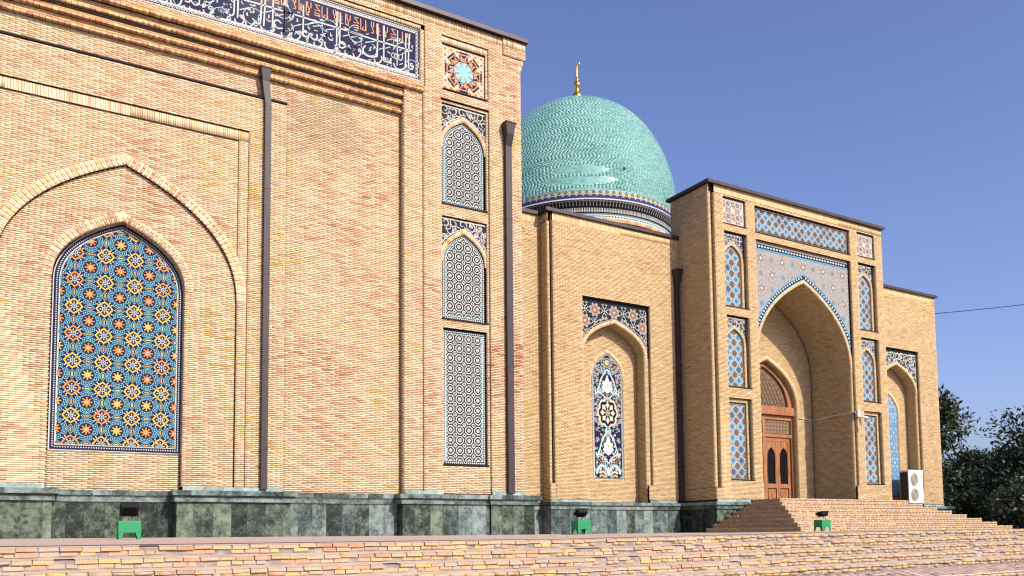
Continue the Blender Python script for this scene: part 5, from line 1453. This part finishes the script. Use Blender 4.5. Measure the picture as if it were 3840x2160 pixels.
# vent hole
va = math.atan2(-.80, -.14); 
d_ = None
for s_ in np.linspace(0, total, 300):
    r_, z_ = prof_at(s_)
    if z_ > 20.55: break
vh = MB(); vd = Vector((math.cos(math.radians(-100)), math.sin(math.radians(-100)), .0)); vc = Vector((DX, DYY, z_)) + vd * (r_ - .03)
vh.tube([vc, vc + vd * .05], .085, 12); vh.build('vent_hole', 'black_glaze', dome)
# bands under the rim
def cyl_quad(mb, a0, a1, r0, z0, r1, z1):
    mb.face([(DX + r0 * math.cos(a0), DYY + r0 * math.sin(a0), z0), (DX + r0 * math.cos(a1), DYY + r0 * math.sin(a1), z0), (DX + r1 * math.cos(a1), DYY + r1 * math.sin(a1), z1), (DX + r1 * math.cos(a0), DYY + r1 * math.sin(a0), z1)])
def band(name, mat, r0, z0, r1, z1):
    mb = MB()
    for k in range(128): cyl_quad(mb, 2 * math.pi * k / 128, 2 * math.pi * (k + 1) / 128, r0, z0, r1, z1)
    return mb.build(name, mat, dome)
band('rim_band', 'violet_navy', 6.06, 18.74, 6.085, 18.98)
rim = band('rim_moulding', 'white_glaze', 6.10, 18.66, 6.075, 18.74)
dark = band('muqarnas_band', 'black_glaze', 5.86, 18.28, 6.08, 18.66); band('arcade_band', 'black_glaze', 5.80, 17.98, 5.86, 18.28); dotb = band('bead_band', 'grey_glaze', 5.79, 17.90, 5.80, 17.98); zig = band('zigzag_band', 'soft_turquoise', 5.79, 17.72, 5.79, 17.90)
band('drum_ledge', 'moulding_brick', 5.78, 17.52, 5.79, 17.72)
fl_w, fl_d, fl_y = MB(), MB(), MB()
NF = 98
def onr(mb, a, pts, r):
    mb.face([(DX + r * math.cos(a + u / r), DYY + r * math.sin(a + u / r), z) for u, z in pts])
ca_, cb_, cc_, cd_ = MB(), MB(), MB(), MB()
for k in range(NF):
    a = 2 * math.pi * k / NF
    if math.sin(a) > .6: continue
    onr(fl_w, a, [(0, 18.93), (.10, 19.0), (.17, 19.06), (.10, 19.12), (.06, 19.22), (0, 19.27), (-.06, 19.22), (-.10, 19.12), (-.17, 19.06), (-.10, 19.0)], 6.10)
    onr(fl_d, a, [(0, 18.98), (.11, 19.06), (.05, 19.17), (0, 19.23), (-.05, 19.17), (-.11, 19.06)], 6.104); onr(fl_y, a, [(0, 19.03), (.035, 19.09), (0, 19.17), (-.035, 19.09)], 6.108)
    a2 = a + math.pi / NF
    onr(fl_w, a2, [(0, 18.86), (.12, 18.96), (.10, 19.04), (0, 19.12), (-.10, 19.04), (-.12, 18.96)], 6.092); onr(cd_, a2, [(0, 18.89), (.09, 18.97), (.07, 19.03), (0, 19.08), (-.07, 19.03), (-.09, 18.97)], 6.096)
    for s_ in (0, .5):
        b_ = a + 2 * math.pi * s_ / NF
        def mq(u, z, off=0.012): rr = 5.86 + (z - 18.28) / .38 * .22 + off; return (DX + rr * math.cos(b_ + u / rr), DYY + rr * math.sin(b_ + u / rr), z)
        ca_.face([mq(-.022, 18.36), mq(.022, 18.36), mq(.012, 18.50), mq(0, 18.60), mq(-.012, 18.50)]); ca_.face([mq(-.1, 18.63), mq(-.06, 18.55), mq(0, 18.62), mq(.06, 18.55), mq(.1, 18.63), mq(.06, 18.58), mq(0, 18.65), mq(-.06, 18.58)])
        for off in (-.06, .04):
            u0 = off
            ca_.face([(DX + 5.875 * math.cos(b_ + (u0 + du) / 5.8), DYY + 5.875 * math.sin(b_ + (u0 + du) / 5.8), z) for du, z in ((0, 18.02), (.045, 18.02), (.05, 18.12), (.035, 18.16), (.045, 18.22), (.022, 18.27), (0, 18.22), (.01, 18.16), (-.005, 18.12))])
        for off in (-.07, -.02, .03, .08): onr(cc_, b_ + off / 5.8, [(-.016, 17.94), (0, 17.915), (.016, 17.94), (0, 17.965)], 5.815)
        onr(cb_, b_, [(-.06, 17.81), (0, 17.77), (.06, 17.81), (0, 17.86)], 5.80)
        onr(fl_y, b_ + .095 / 5.8, [(-.03, 17.81), (0, 17.78), (.03, 17.81), (0, 17.85)], 5.80)
for mb, nm, mt_ in ((fl_w, 'flower_outline', 'white_glaze'), (fl_d, 'flower', 'flower_dark'), (fl_y, 'flower_heart', 'gold_glaze'), (cd_, 'flower_leaf', 'olive_glaze'), (ca_, 'muqarnas_cells', 'white_glaze'), (cc_, 'beads', 'black_glaze'), (cb_, 'zigzag', 'deep_navy')):
    mb.build(nm, mt_, rim if nm.startswith('flower') else dark)['kind'] = 'stuff'
dm_, db_ = MB(), BrickSet()
for i in range(int(4.0 / PH)):
    z0 = 13.5 + i * PH
    for k in range(90):
        a0 = math.pi + .3 + (math.pi * .9) * (k + (.5 if i % 2 else 0)) / 90 * 1.0 - .3; a1 = a0 + math.pi * .9 / 90
        am = (a0 + a1) / 2; r_ = 5.56
        if z0 > 15.8: db_.add([(DX + r_ * math.cos(a0 + .001), DYY + r_ * math.sin(a0 + .001), z0 + .005), (DX + r_ * math.cos(a1 - .001), DYY + r_ * math.sin(a1 - .001), z0 + .005), (DX + r_ * math.cos(a1 - .001), DYY + r_ * math.sin(a1 - .001), z0 + PH - .006), (DX + r_ * math.cos(a0 + .001), DYY + r_ * math.sin(a0 + .001), z0 + PH - .006)], (math.cos(am), math.sin(am), 0), .02)
dm_.lathe([(5.545, 0), (5.545, 4.05), (5.79, 4.06)], (DX, DYY, 13.5), 96); dm_.build('drum', 'mortar', dome); db_.finish(dome, 'hall_brick', 'brick', 'brickwork', limit=150)
# finial
fz = 27.36
fm = MB(); fm.lathe([(.30, 0), (.24, .06), (.10, .12), (.12, .18), (.22, .24), (.30, .36), (.335, .50), (.31, .64), (.22, .76), (.12, .86), (.10, .95), (.15, 1.0), (.10, 1.06), (.13, 1.12), (.21, 1.22), (.235, 1.34), (.20, 1.46), (.12, 1.54), (.075, 1.62), (.13, 1.68), (.075, 1.75), (.06, 1.9), (.035, 2.6), (.01, 2.68)], (DX, DYY, fz), 28)
fin = fm.build('finial', 'gold', dome, smooth=True)
cm = MB()
ring_p = [(math.radians(a), .045 * math.sin(math.radians((a - 150) / 240 * 180))) for a in range(150, 391, 20)]
cp = [Vector((DX + .19 * math.cos(a) * .82, DYY + .19 * math.cos(a) * -.57, fz + 2.86 + .19 * math.sin(a))) for a, w in ring_p]
cm.tube(cp, [max(.006, w * .75) for a, w in ring_p], 6); cm.build('crescent', 'gold', fin, smooth=True)

# ------------------------------------------------------------------ downpipes
def downpipe(loc, label, x0, x1, yw, ztop, zbot, zhop, jog=None):
    t = thing('downpipe', loc, label, 'drainpipe', 'brown metal downpipes on the brick walls')
    w = x1 - x0; d = .15; xc = (x0 + x1) / 2
    hx = xc + (jog[0] if jog else 0); yo = jog[1] if jog else 0.0     # hopper sits on the upper wall
    yu = yw + yo
    h = MB(); a = w * .5
    h.hexa([(hx - a * 1.15, yu - .30, zhop - .38), (hx + a * 1.15, yu - .30, zhop - .38), (hx + a * 1.15, yu, zhop - .38), (hx - a * 1.15, yu, zhop - .38), (hx - a * 1.7, yu - .34, zhop), (hx + a * 1.7, yu - .34, zhop), (hx + a * 1.7, yu, zhop), (hx - a * 1.7, yu, zhop)])
    h.box(hx - a * 1.8, hx + a * 1.8, yu - .36, yu, zhop, zhop + .05)
    h.build('hopper', 'pipe_metal', t, bevel=.01)
    n_ = MB(); zt = ztop
    n_.hexa([(xc - a, yw - d - .02, zt), (xc + a, yw - d - .02, zt), (xc + a, yw - .02, zt), (xc - a, yw - .02, zt), (hx - a * 1.15, yu - .30, zhop - .38), (hx + a * 1.15, yu - .30, zhop - .38), (hx + a * 1.15, yu, zhop - .38), (hx - a * 1.15, yu, zhop - .38)])
    n_.build('neck', 'pipe_metal', t)
    p_ = MB(); z = zt; 
    while z > zbot + .05:
        z2 = max(zbot, z - 2.6)
        p_.box(x0, x1, yw - d - .02, yw - .02, z2, z); p_.box(x0 - .008, x1 + .008, yw - d - .03, yw - .012, z2, z2 + .05)
        z = z2
    p_.build('pipe', 'pipe_metal', t)
    for zz in (zt - .4, (zt + zbot) / 2, zbot + .6): boxobj('bracket', 'pipe_metal', t, x0 - .03, x1 + .03, yw - .03, yw + .01, zz, zz + .04)
    return t
downpipe((5.93, BLK, 1.4), 'brown downpipe on the wall right of the big tiled arch', 5.88, 6.06, BLK, 12.95, 1.40, 14.1, (-.06, .22))
downpipe((14.25, PY, 1.4), 'brown downpipe near the right corner of the tall building', 14.13, 14.37, PY, 13.55, 1.40, 14.33)
downpipe((25.8, LY, 1.4), 'dark shaded downpipe in the corner between the low wall and the portal', 25.66, 25.88, LY, 11.3, 1.40, 12.1)

# ------------------------------------------------------------------ floodlights on green stands
def floodlight(x, y, label, tilt):
    t = thing('floodlight', (x, y, 0), label, 'floodlight', 'floodlights on green stands on the terrace')
    w, d, h0, h = .47, .36, .155, .42
    b_ = MB(); b_.box(x - w / 2, x + w / 2, y, y + d, h0, h); b_.build('stand', 'green_paint', t, bevel=.006)
    for sx in (-1, 1):
        for yy in (y, y + d - .012):
            l = MB(); xe = x + sx * w / 2
            pts = [(xe, 0), (xe, h0), (xe - sx * .12, h0), (xe - sx * .055, 0)]
            l.prism(pts if sx < 0 else pts[::-1], yy, yy + .012); l.build('leg', 'green_paint', t)
            s_ = MB(); y2 = yy if yy == y else yy + .012; sgn = 1 if yy == y else -1
            s_.hexa([(xe - .006 * sx, y2, 0), (xe, y2, 0), (xe, y2 + sgn * .05, 0), (xe - .006 * sx, y2 + sgn * .05, 0), (xe - .006 * sx, y2, h0), (xe, y2, h0), (xe, y2 + sgn * .11, h0), (xe - .006 * sx, y2 + sgn * .11, h0)]); s_.build('leg', 'green_paint', t)
    # lamp head, its face turned up to the building
    ca, sa = math.cos(tilt), math.sin(tilt); yc, zc = y + .17, h + .235
    L = lambda u, v, s: (x + u, yc + v * ca - s * sa, zc + v * sa + s * ca)      # v: along the head, s: towards its face
    hd = MB(); hd.hexa([L(-.15, -.11, -.07), L(.15, -.11, -.07), L(.15, .11, -.07), L(-.15, .11, -.07), L(-.19, -.155, .03), L(.19, -.155, .03), L(.19, .155, .03), L(-.19, .155, .03)])
    hd.hexa([L(-.20, -.165, .03), L(.20, -.165, .03), L(.20, .165, .03), L(-.20, .165, .03), L(-.20, -.165, .05), L(.20, -.165, .05), L(.20, .165, .05), L(-.20, .165, .05)])
    head = hd.build('lamp_head', 'black_metal', t, bevel=.004)
    fm_ = MB()
    for k in range(15):
        u = -.14 + k * .02; fm_.hexa([L(u - .003, -.13, -.105), L(u + .003, -.13, -.105), L(u + .003, .10, -.105), L(u - .003, .10, -.105), L(u - .003, -.13, -.06), L(u + .003, -.13, -.06), L(u + .003, .10, -.06), L(u - .003, .10, -.06)])
    fm_.build('cooling_fin', 'black_metal', head)['kind'] = 'stuff'
    gl = MB(); gl.face([L(-.18, -.145, .053), L(.18, -.145, .053), L(.18, .145, .053), L(-.18, .145, .053)]); gl.build('lamp_glass', 'lamp_glass', head)
    br = MB()
    for sx in (-1, 1): br.tube([(x + sx * .175, yc, h - .01), (x + sx * .175, yc, h + .17), (x + sx * .195, yc, zc)], .009, 6)
    br.build('bracket', 'black_metal', t)
    cb = MB(); cb.tube([(x + .07, yc - .03, zc - .06), (x + .06, yc - .05, zc - .13), (x - .02, yc - .05, zc - .16), (x - .03, yc - .05, h + .0)], .007, 5)
    cb.tube([(x + .06, y + .1, h0), (x + .065, y + .12, .06), (x + .06, y + .1, .006), (x - .3, y + .2, .006), (x - .75, y + .12, .006)], .007, 5); cb.build('cable', 'black_metal', t)
# positions: in front of the tiled window, the low wing and the portal stairs
floodlight(2.05, 20.4, 'green floodlight stand in front of the big blue tiled window', -1.05)
floodlight(14.50, 20.4, 'green floodlight stand in front of the low wall with the narrow tile panel', -.55)
floodlight(24.83, 20.0, 'green floodlight stand before the brick stairs of the portal', -.22)

# ------------------------------------------------------------------ air conditioner
ac = thing('air_conditioner', (42.6, 28.3, 1.45), 'white outdoor air conditioner with two round fans in the right wing niche', 'air conditioner')
ax0, ax1, ay0, ay1, az0, az1 = 42.02, 43.30, 28.28, 28.84, 1.44, 3.30
boxobj('casing', 'white_plastic', ac, ax0, ax1, ay0, ay1, az0 + .04, az1, bevel=.02)
boxobj('top_lid', 'white_plastic', ac, ax0 - .012, ax1 + .012, ay0 - .012, ay1 + .012, az1 - .07, az1 + .012, bevel=.012)
for x in (ax0 + .1, ax1 - .3): boxobj('foot', 'black_metal', ac, x, x + .2, ay0 - .02, ay1, az0 - .12, az0 + .04)
side = boxobj('coil_panel', 'dark_coil', ac, ax0 - .012, ax0 + .01, ay0 + .06, ay1 - .03, az0 + .12, az1 - .1)
cg = MB()
for k in range(1, 14): cg.box(ax0 - .02, ax0 - .012, ay0 + .06, ay1 - .03, az0 + .12 + k * .118, az0 + .128 + k * .118)
for k in range(1, 5): cg.box(ax0 - .02, ax0 - .012, ay0 + .06 + k * .094, ay0 + .066 + k * .094, az0 + .12, az1 - .1)
cg.build('coil_guard', 'black_metal', side)['kind'] = 'stuff'
for zc in (az0 + .50, az0 + 1.34):
    cx = ax0 + .46
    pan = boxobj('fan_panel', 'white_plastic', ac, ax0 + .06, ax0 + .86, ay0 - .012, ay0 + .02, zc - .40, zc + .40, bevel=.01)
    dk = MB(); n = 32
    dk.prism([(cx + .33 * math.cos(-2 * math.pi * k / n), zc + .36 * math.sin(-2 * math.pi * k / n)) for k in range(n)][::-1], ay0 - .018, ay0 - .010); dk.build('fan_opening', 'fan_back', pan)
    gr = MB()
    for rr in np.linspace(.05, .34, 10): gr.tube([(cx + rr * .96 * math.cos(t), ay0 - .03, zc + rr * 1.05 * math.sin(t)) for t in np.linspace(0, 2 * math.pi, 25)], .007, 4, False)
    for k in range(24):
        t = 2 * math.pi * k / 24; gr.tube([(cx, ay0 - .034, zc), (cx + .33 * math.cos(t), ay0 - .028, zc + .36 * math.sin(t))], .004, 4, False)
    gr.build('fan_grille', 'fan_mesh', pan)['kind'] = 'stuff'
lg = MB(); lx, lz = ax1 - .155, az1 - .36
for k in range(20):
    a0, a1 = 2 * math.pi * k / 20, 2 * math.pi * (k + 1) / 20
    if k in (12, 13): continue
    lg.face([(lx + r_ * math.cos(a), ay0 - .006, lz + r_ * 1.25 * math.sin(a)) for r_, a in ((.085, a0), (.085, a1), (.11, a1), (.11, a0))])
lg.face([(lx - .045, ay0 - .006, lz - .06), (lx + .01, ay0 - .006, lz - .07), (lx + .045, ay0 - .006, lz + .02), (lx + .03, ay0 - .006, lz + .08), (lx - .03, ay0 - .006, lz + .05)])
for k in range(4): lg.face([(lx - .08 + k * .042, ay0 - .006, lz - .20), (lx - .05 + k * .042, ay0 - .006, lz - .20), (lx - .05 + k * .042, ay0 - .006, lz - .165), (lx - .08 + k * .042, ay0 - .006, lz - .165)])
lg.build('logo', 'logo_green', ac)
boxobj('service_cover', 'white_plastic', ac, ax1 - .28, ax1 - .06, ay0 - .016, ay0 + .01, az0 + .35, az0 + .82, bevel=.01)
for zz in (az0 + .86, az0 + .84): boxobj('latch', 'black_metal', ac, ax0 + .12 if zz > az0 + .85 else ax1 - .2, (ax0 + .17) if zz > az0 + .85 else ax1 - .14, ay0 - .02, ay0 + .0, zz, zz + .03)

# ------------------------------------------------------------------ camera, junction box, cables
sc_ = thing('security_camera', (35.72, QY - .02, 5.55), 'small white security camera on the right pier of the portal', 'security camera')
boxobj('junction_box', 'cream_plastic', sc_, 35.48, 35.70, QY - .14, QY + .0, 5.64, 5.98, bevel=.01)
q = MB(); q.tube([(35.80, QY - .01, 5.62), (35.84, QY - .10, 5.62), (35.88, QY - .20, 5.60)], .02, 6); q.build('bracket', 'white_plastic', sc_)
q = MB(); q.tube([(35.80, QY - .12, 5.66), (35.98, QY - .36, 5.56)], .062, 10); q.build('camera_body', 'white_plastic', sc_)
q = MB(); q.tube([(35.98, QY - .36, 5.56), (35.995, QY - .38, 5.55)], .052, 10); q.build('lens', 'black_glaze', sc_)
q = MB(); q.tube([(35.56, QY - .03, 5.62), (35.54, QY - .03, 5.2), (35.60, QY - .03, 4.9)], .016, 5); q.build('cable', 'black_metal', sc_)
q = MB(); q.tube([(34.34, 29.17, 5.84), (35.0, 29.15, 5.78), (35.41, 29.12, 5.76), (35.42, 28.3, 5.80), (35.42, 27.4, 5.86), (35.42, 26.75, 5.90), (35.44, QY - .03, 5.86), (35.5, QY - .03, 5.86)], .026, 5)
tag(q.build('cable', 'cream_plastic'), 'pale cable running round the inside corner of the portal vault', 'cable')
q = MB(); wp = [Vector((45.8, 30.5, 12.95)) + Vector((t * 34, -t * 6.5, t * 7.0 - 1.9 * 4 * t * (1 - t) * .3)) for t in np.linspace(0, 1, 16)]
q.tube(wp, .022, 5); tag(q.build('overhead_wire', 'black_metal'), 'thin dark overhead wire leaving the far corner against the sky', 'wire')

# ------------------------------------------------------------------ trees beyond the far corner
def tree(name, label, base, h, r, zc, n, leaf, mats=('leaf_dark', 'leaf_mid'), lobes=9, seed=0, trunk=.16, squash=1.0, bare=0.0, split=.3):
    rg = np.random.default_rng(seed); t = thing(name, base, label, 'tree', 'trees beyond the right end of the building')
    bx, by, bz = base
    tk = MB(); tk.tube([(bx, by, bz), (bx + .1, by, bz + h * .25), (bx, by + .1, bz + h * .5), (bx + .05, by, bz + h * .8)], [trunk, trunk * .8, trunk * .6, trunk * .25], 8)
    L = []
    for k in range(lobes):
        a = rg.uniform(0, 6.28); rr = r * math.sqrt(rg.uniform(.05, 1)) * .75; zz = bz + zc + (h - zc) * rg.uniform(.05, .82)
        c = np.array([bx + rr * math.cos(a), by + rr * math.sin(a), zz]); s_ = r * rg.uniform(.32, .55)
        L.append((c, s_)); tk.tube([(bx, by, bz + h * rg.uniform(.2, .5)), tuple((c + np.array([bx, by, zz])) / 2), tuple(c)], [trunk * .4, trunk * .25, .015], 5)
        for e in range(4):
            d = rg.normal(size=3); d /= np.linalg.norm(d); d[2] = abs(d[2]) * .8; tk.tube([tuple(c), tuple(c + d * s_ * 1.05)], [.02, .008], 4)
    tk.build('trunk', 'bark', t)
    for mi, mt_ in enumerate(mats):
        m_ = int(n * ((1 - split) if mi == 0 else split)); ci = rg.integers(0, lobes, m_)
        C = np.array([L[i][0] for i in ci]); S = np.array([L[i][1] for i in ci])
        d = rg.normal(size=(m_, 3)); d /= np.linalg.norm(d, axis=1)[:, None]
        # leaves gather on small twigs
        tw = np.round(d * 3.2) / 3.2; d = d * .45 + tw * .55; d /= np.linalg.norm(d, axis=1)[:, None]
        rad = S * (rg.random(m_) ** .45) * (1.0 + .22 * np.sin(d[:, 0] * 9 + ci) * np.cos(d[:, 2] * 8))
        P = C + d * rad[:, None] * np.array([1, 1, squash])
        u = rg.normal(size=(m_, 3)); u /= np.linalg.norm(u, axis=1)[:, None]; nrm = d * .4 + rg.normal(size=(m_, 3)) * .6 + np.array([0, 0, .5]); v = np.cross(nrm, u); v /= np.linalg.norm(v, axis=1)[:, None]
        sz = leaf * rg.uniform(.6, 1.3, m_)[:, None]
        V = np.stack([P - u * sz, P + v * sz * .42 - u * sz * .1, P + u * sz, P - v * sz * .42 - u * sz * .1], axis=1)
        me = bpy.data.meshes.new('crown'); me.vertices.add(m_ * 4); me.vertices.foreach_set('co', V.reshape(-1)); me.loops.add(m_ * 4); me.loops.foreach_set('vertex_index', np.arange(m_ * 4)); me.polygons.add(m_); me.polygons.foreach_set('loop_start', np.arange(m_) * 4); me.polygons.foreach_set('loop_total', np.full(m_, 4)); me.update(calc_edges=True)
        o = link_mesh('crown', me, mt_, t); o['kind'] = 'stuff'
def at_px(px, dist):                                      # point on the terrace level seen in that direction
    a = YAW + math.atan((px - 1920) / FPX); return dist * math.sin(a), dist * math.cos(a)
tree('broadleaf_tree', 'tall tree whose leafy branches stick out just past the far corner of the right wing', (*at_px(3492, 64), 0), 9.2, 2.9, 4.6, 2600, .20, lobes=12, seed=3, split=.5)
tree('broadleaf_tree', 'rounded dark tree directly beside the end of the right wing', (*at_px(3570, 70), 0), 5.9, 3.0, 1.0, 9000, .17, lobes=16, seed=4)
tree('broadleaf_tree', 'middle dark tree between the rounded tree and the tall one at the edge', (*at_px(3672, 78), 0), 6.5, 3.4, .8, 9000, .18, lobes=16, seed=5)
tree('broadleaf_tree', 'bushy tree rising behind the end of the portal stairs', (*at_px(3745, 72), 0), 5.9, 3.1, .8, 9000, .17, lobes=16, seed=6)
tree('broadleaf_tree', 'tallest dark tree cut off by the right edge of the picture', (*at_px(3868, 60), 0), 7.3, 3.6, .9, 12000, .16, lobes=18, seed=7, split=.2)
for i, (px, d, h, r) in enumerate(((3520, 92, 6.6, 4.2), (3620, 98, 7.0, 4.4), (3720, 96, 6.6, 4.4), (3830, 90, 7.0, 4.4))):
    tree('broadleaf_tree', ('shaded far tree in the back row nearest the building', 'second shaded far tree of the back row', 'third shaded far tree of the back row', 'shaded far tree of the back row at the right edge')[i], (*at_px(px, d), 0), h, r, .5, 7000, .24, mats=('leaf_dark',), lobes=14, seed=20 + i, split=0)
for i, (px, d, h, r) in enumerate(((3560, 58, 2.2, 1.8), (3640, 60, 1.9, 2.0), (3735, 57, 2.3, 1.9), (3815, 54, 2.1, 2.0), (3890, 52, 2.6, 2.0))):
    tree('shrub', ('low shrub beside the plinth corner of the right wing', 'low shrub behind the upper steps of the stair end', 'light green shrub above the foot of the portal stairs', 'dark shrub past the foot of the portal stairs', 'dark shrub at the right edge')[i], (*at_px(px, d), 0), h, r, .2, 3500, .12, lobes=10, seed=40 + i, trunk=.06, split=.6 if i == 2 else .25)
print('objects', len(bpy.data.objects), 'tris', sum(len(o.data.polygons) for o in bpy.data.objects if o.type == 'MESH'))
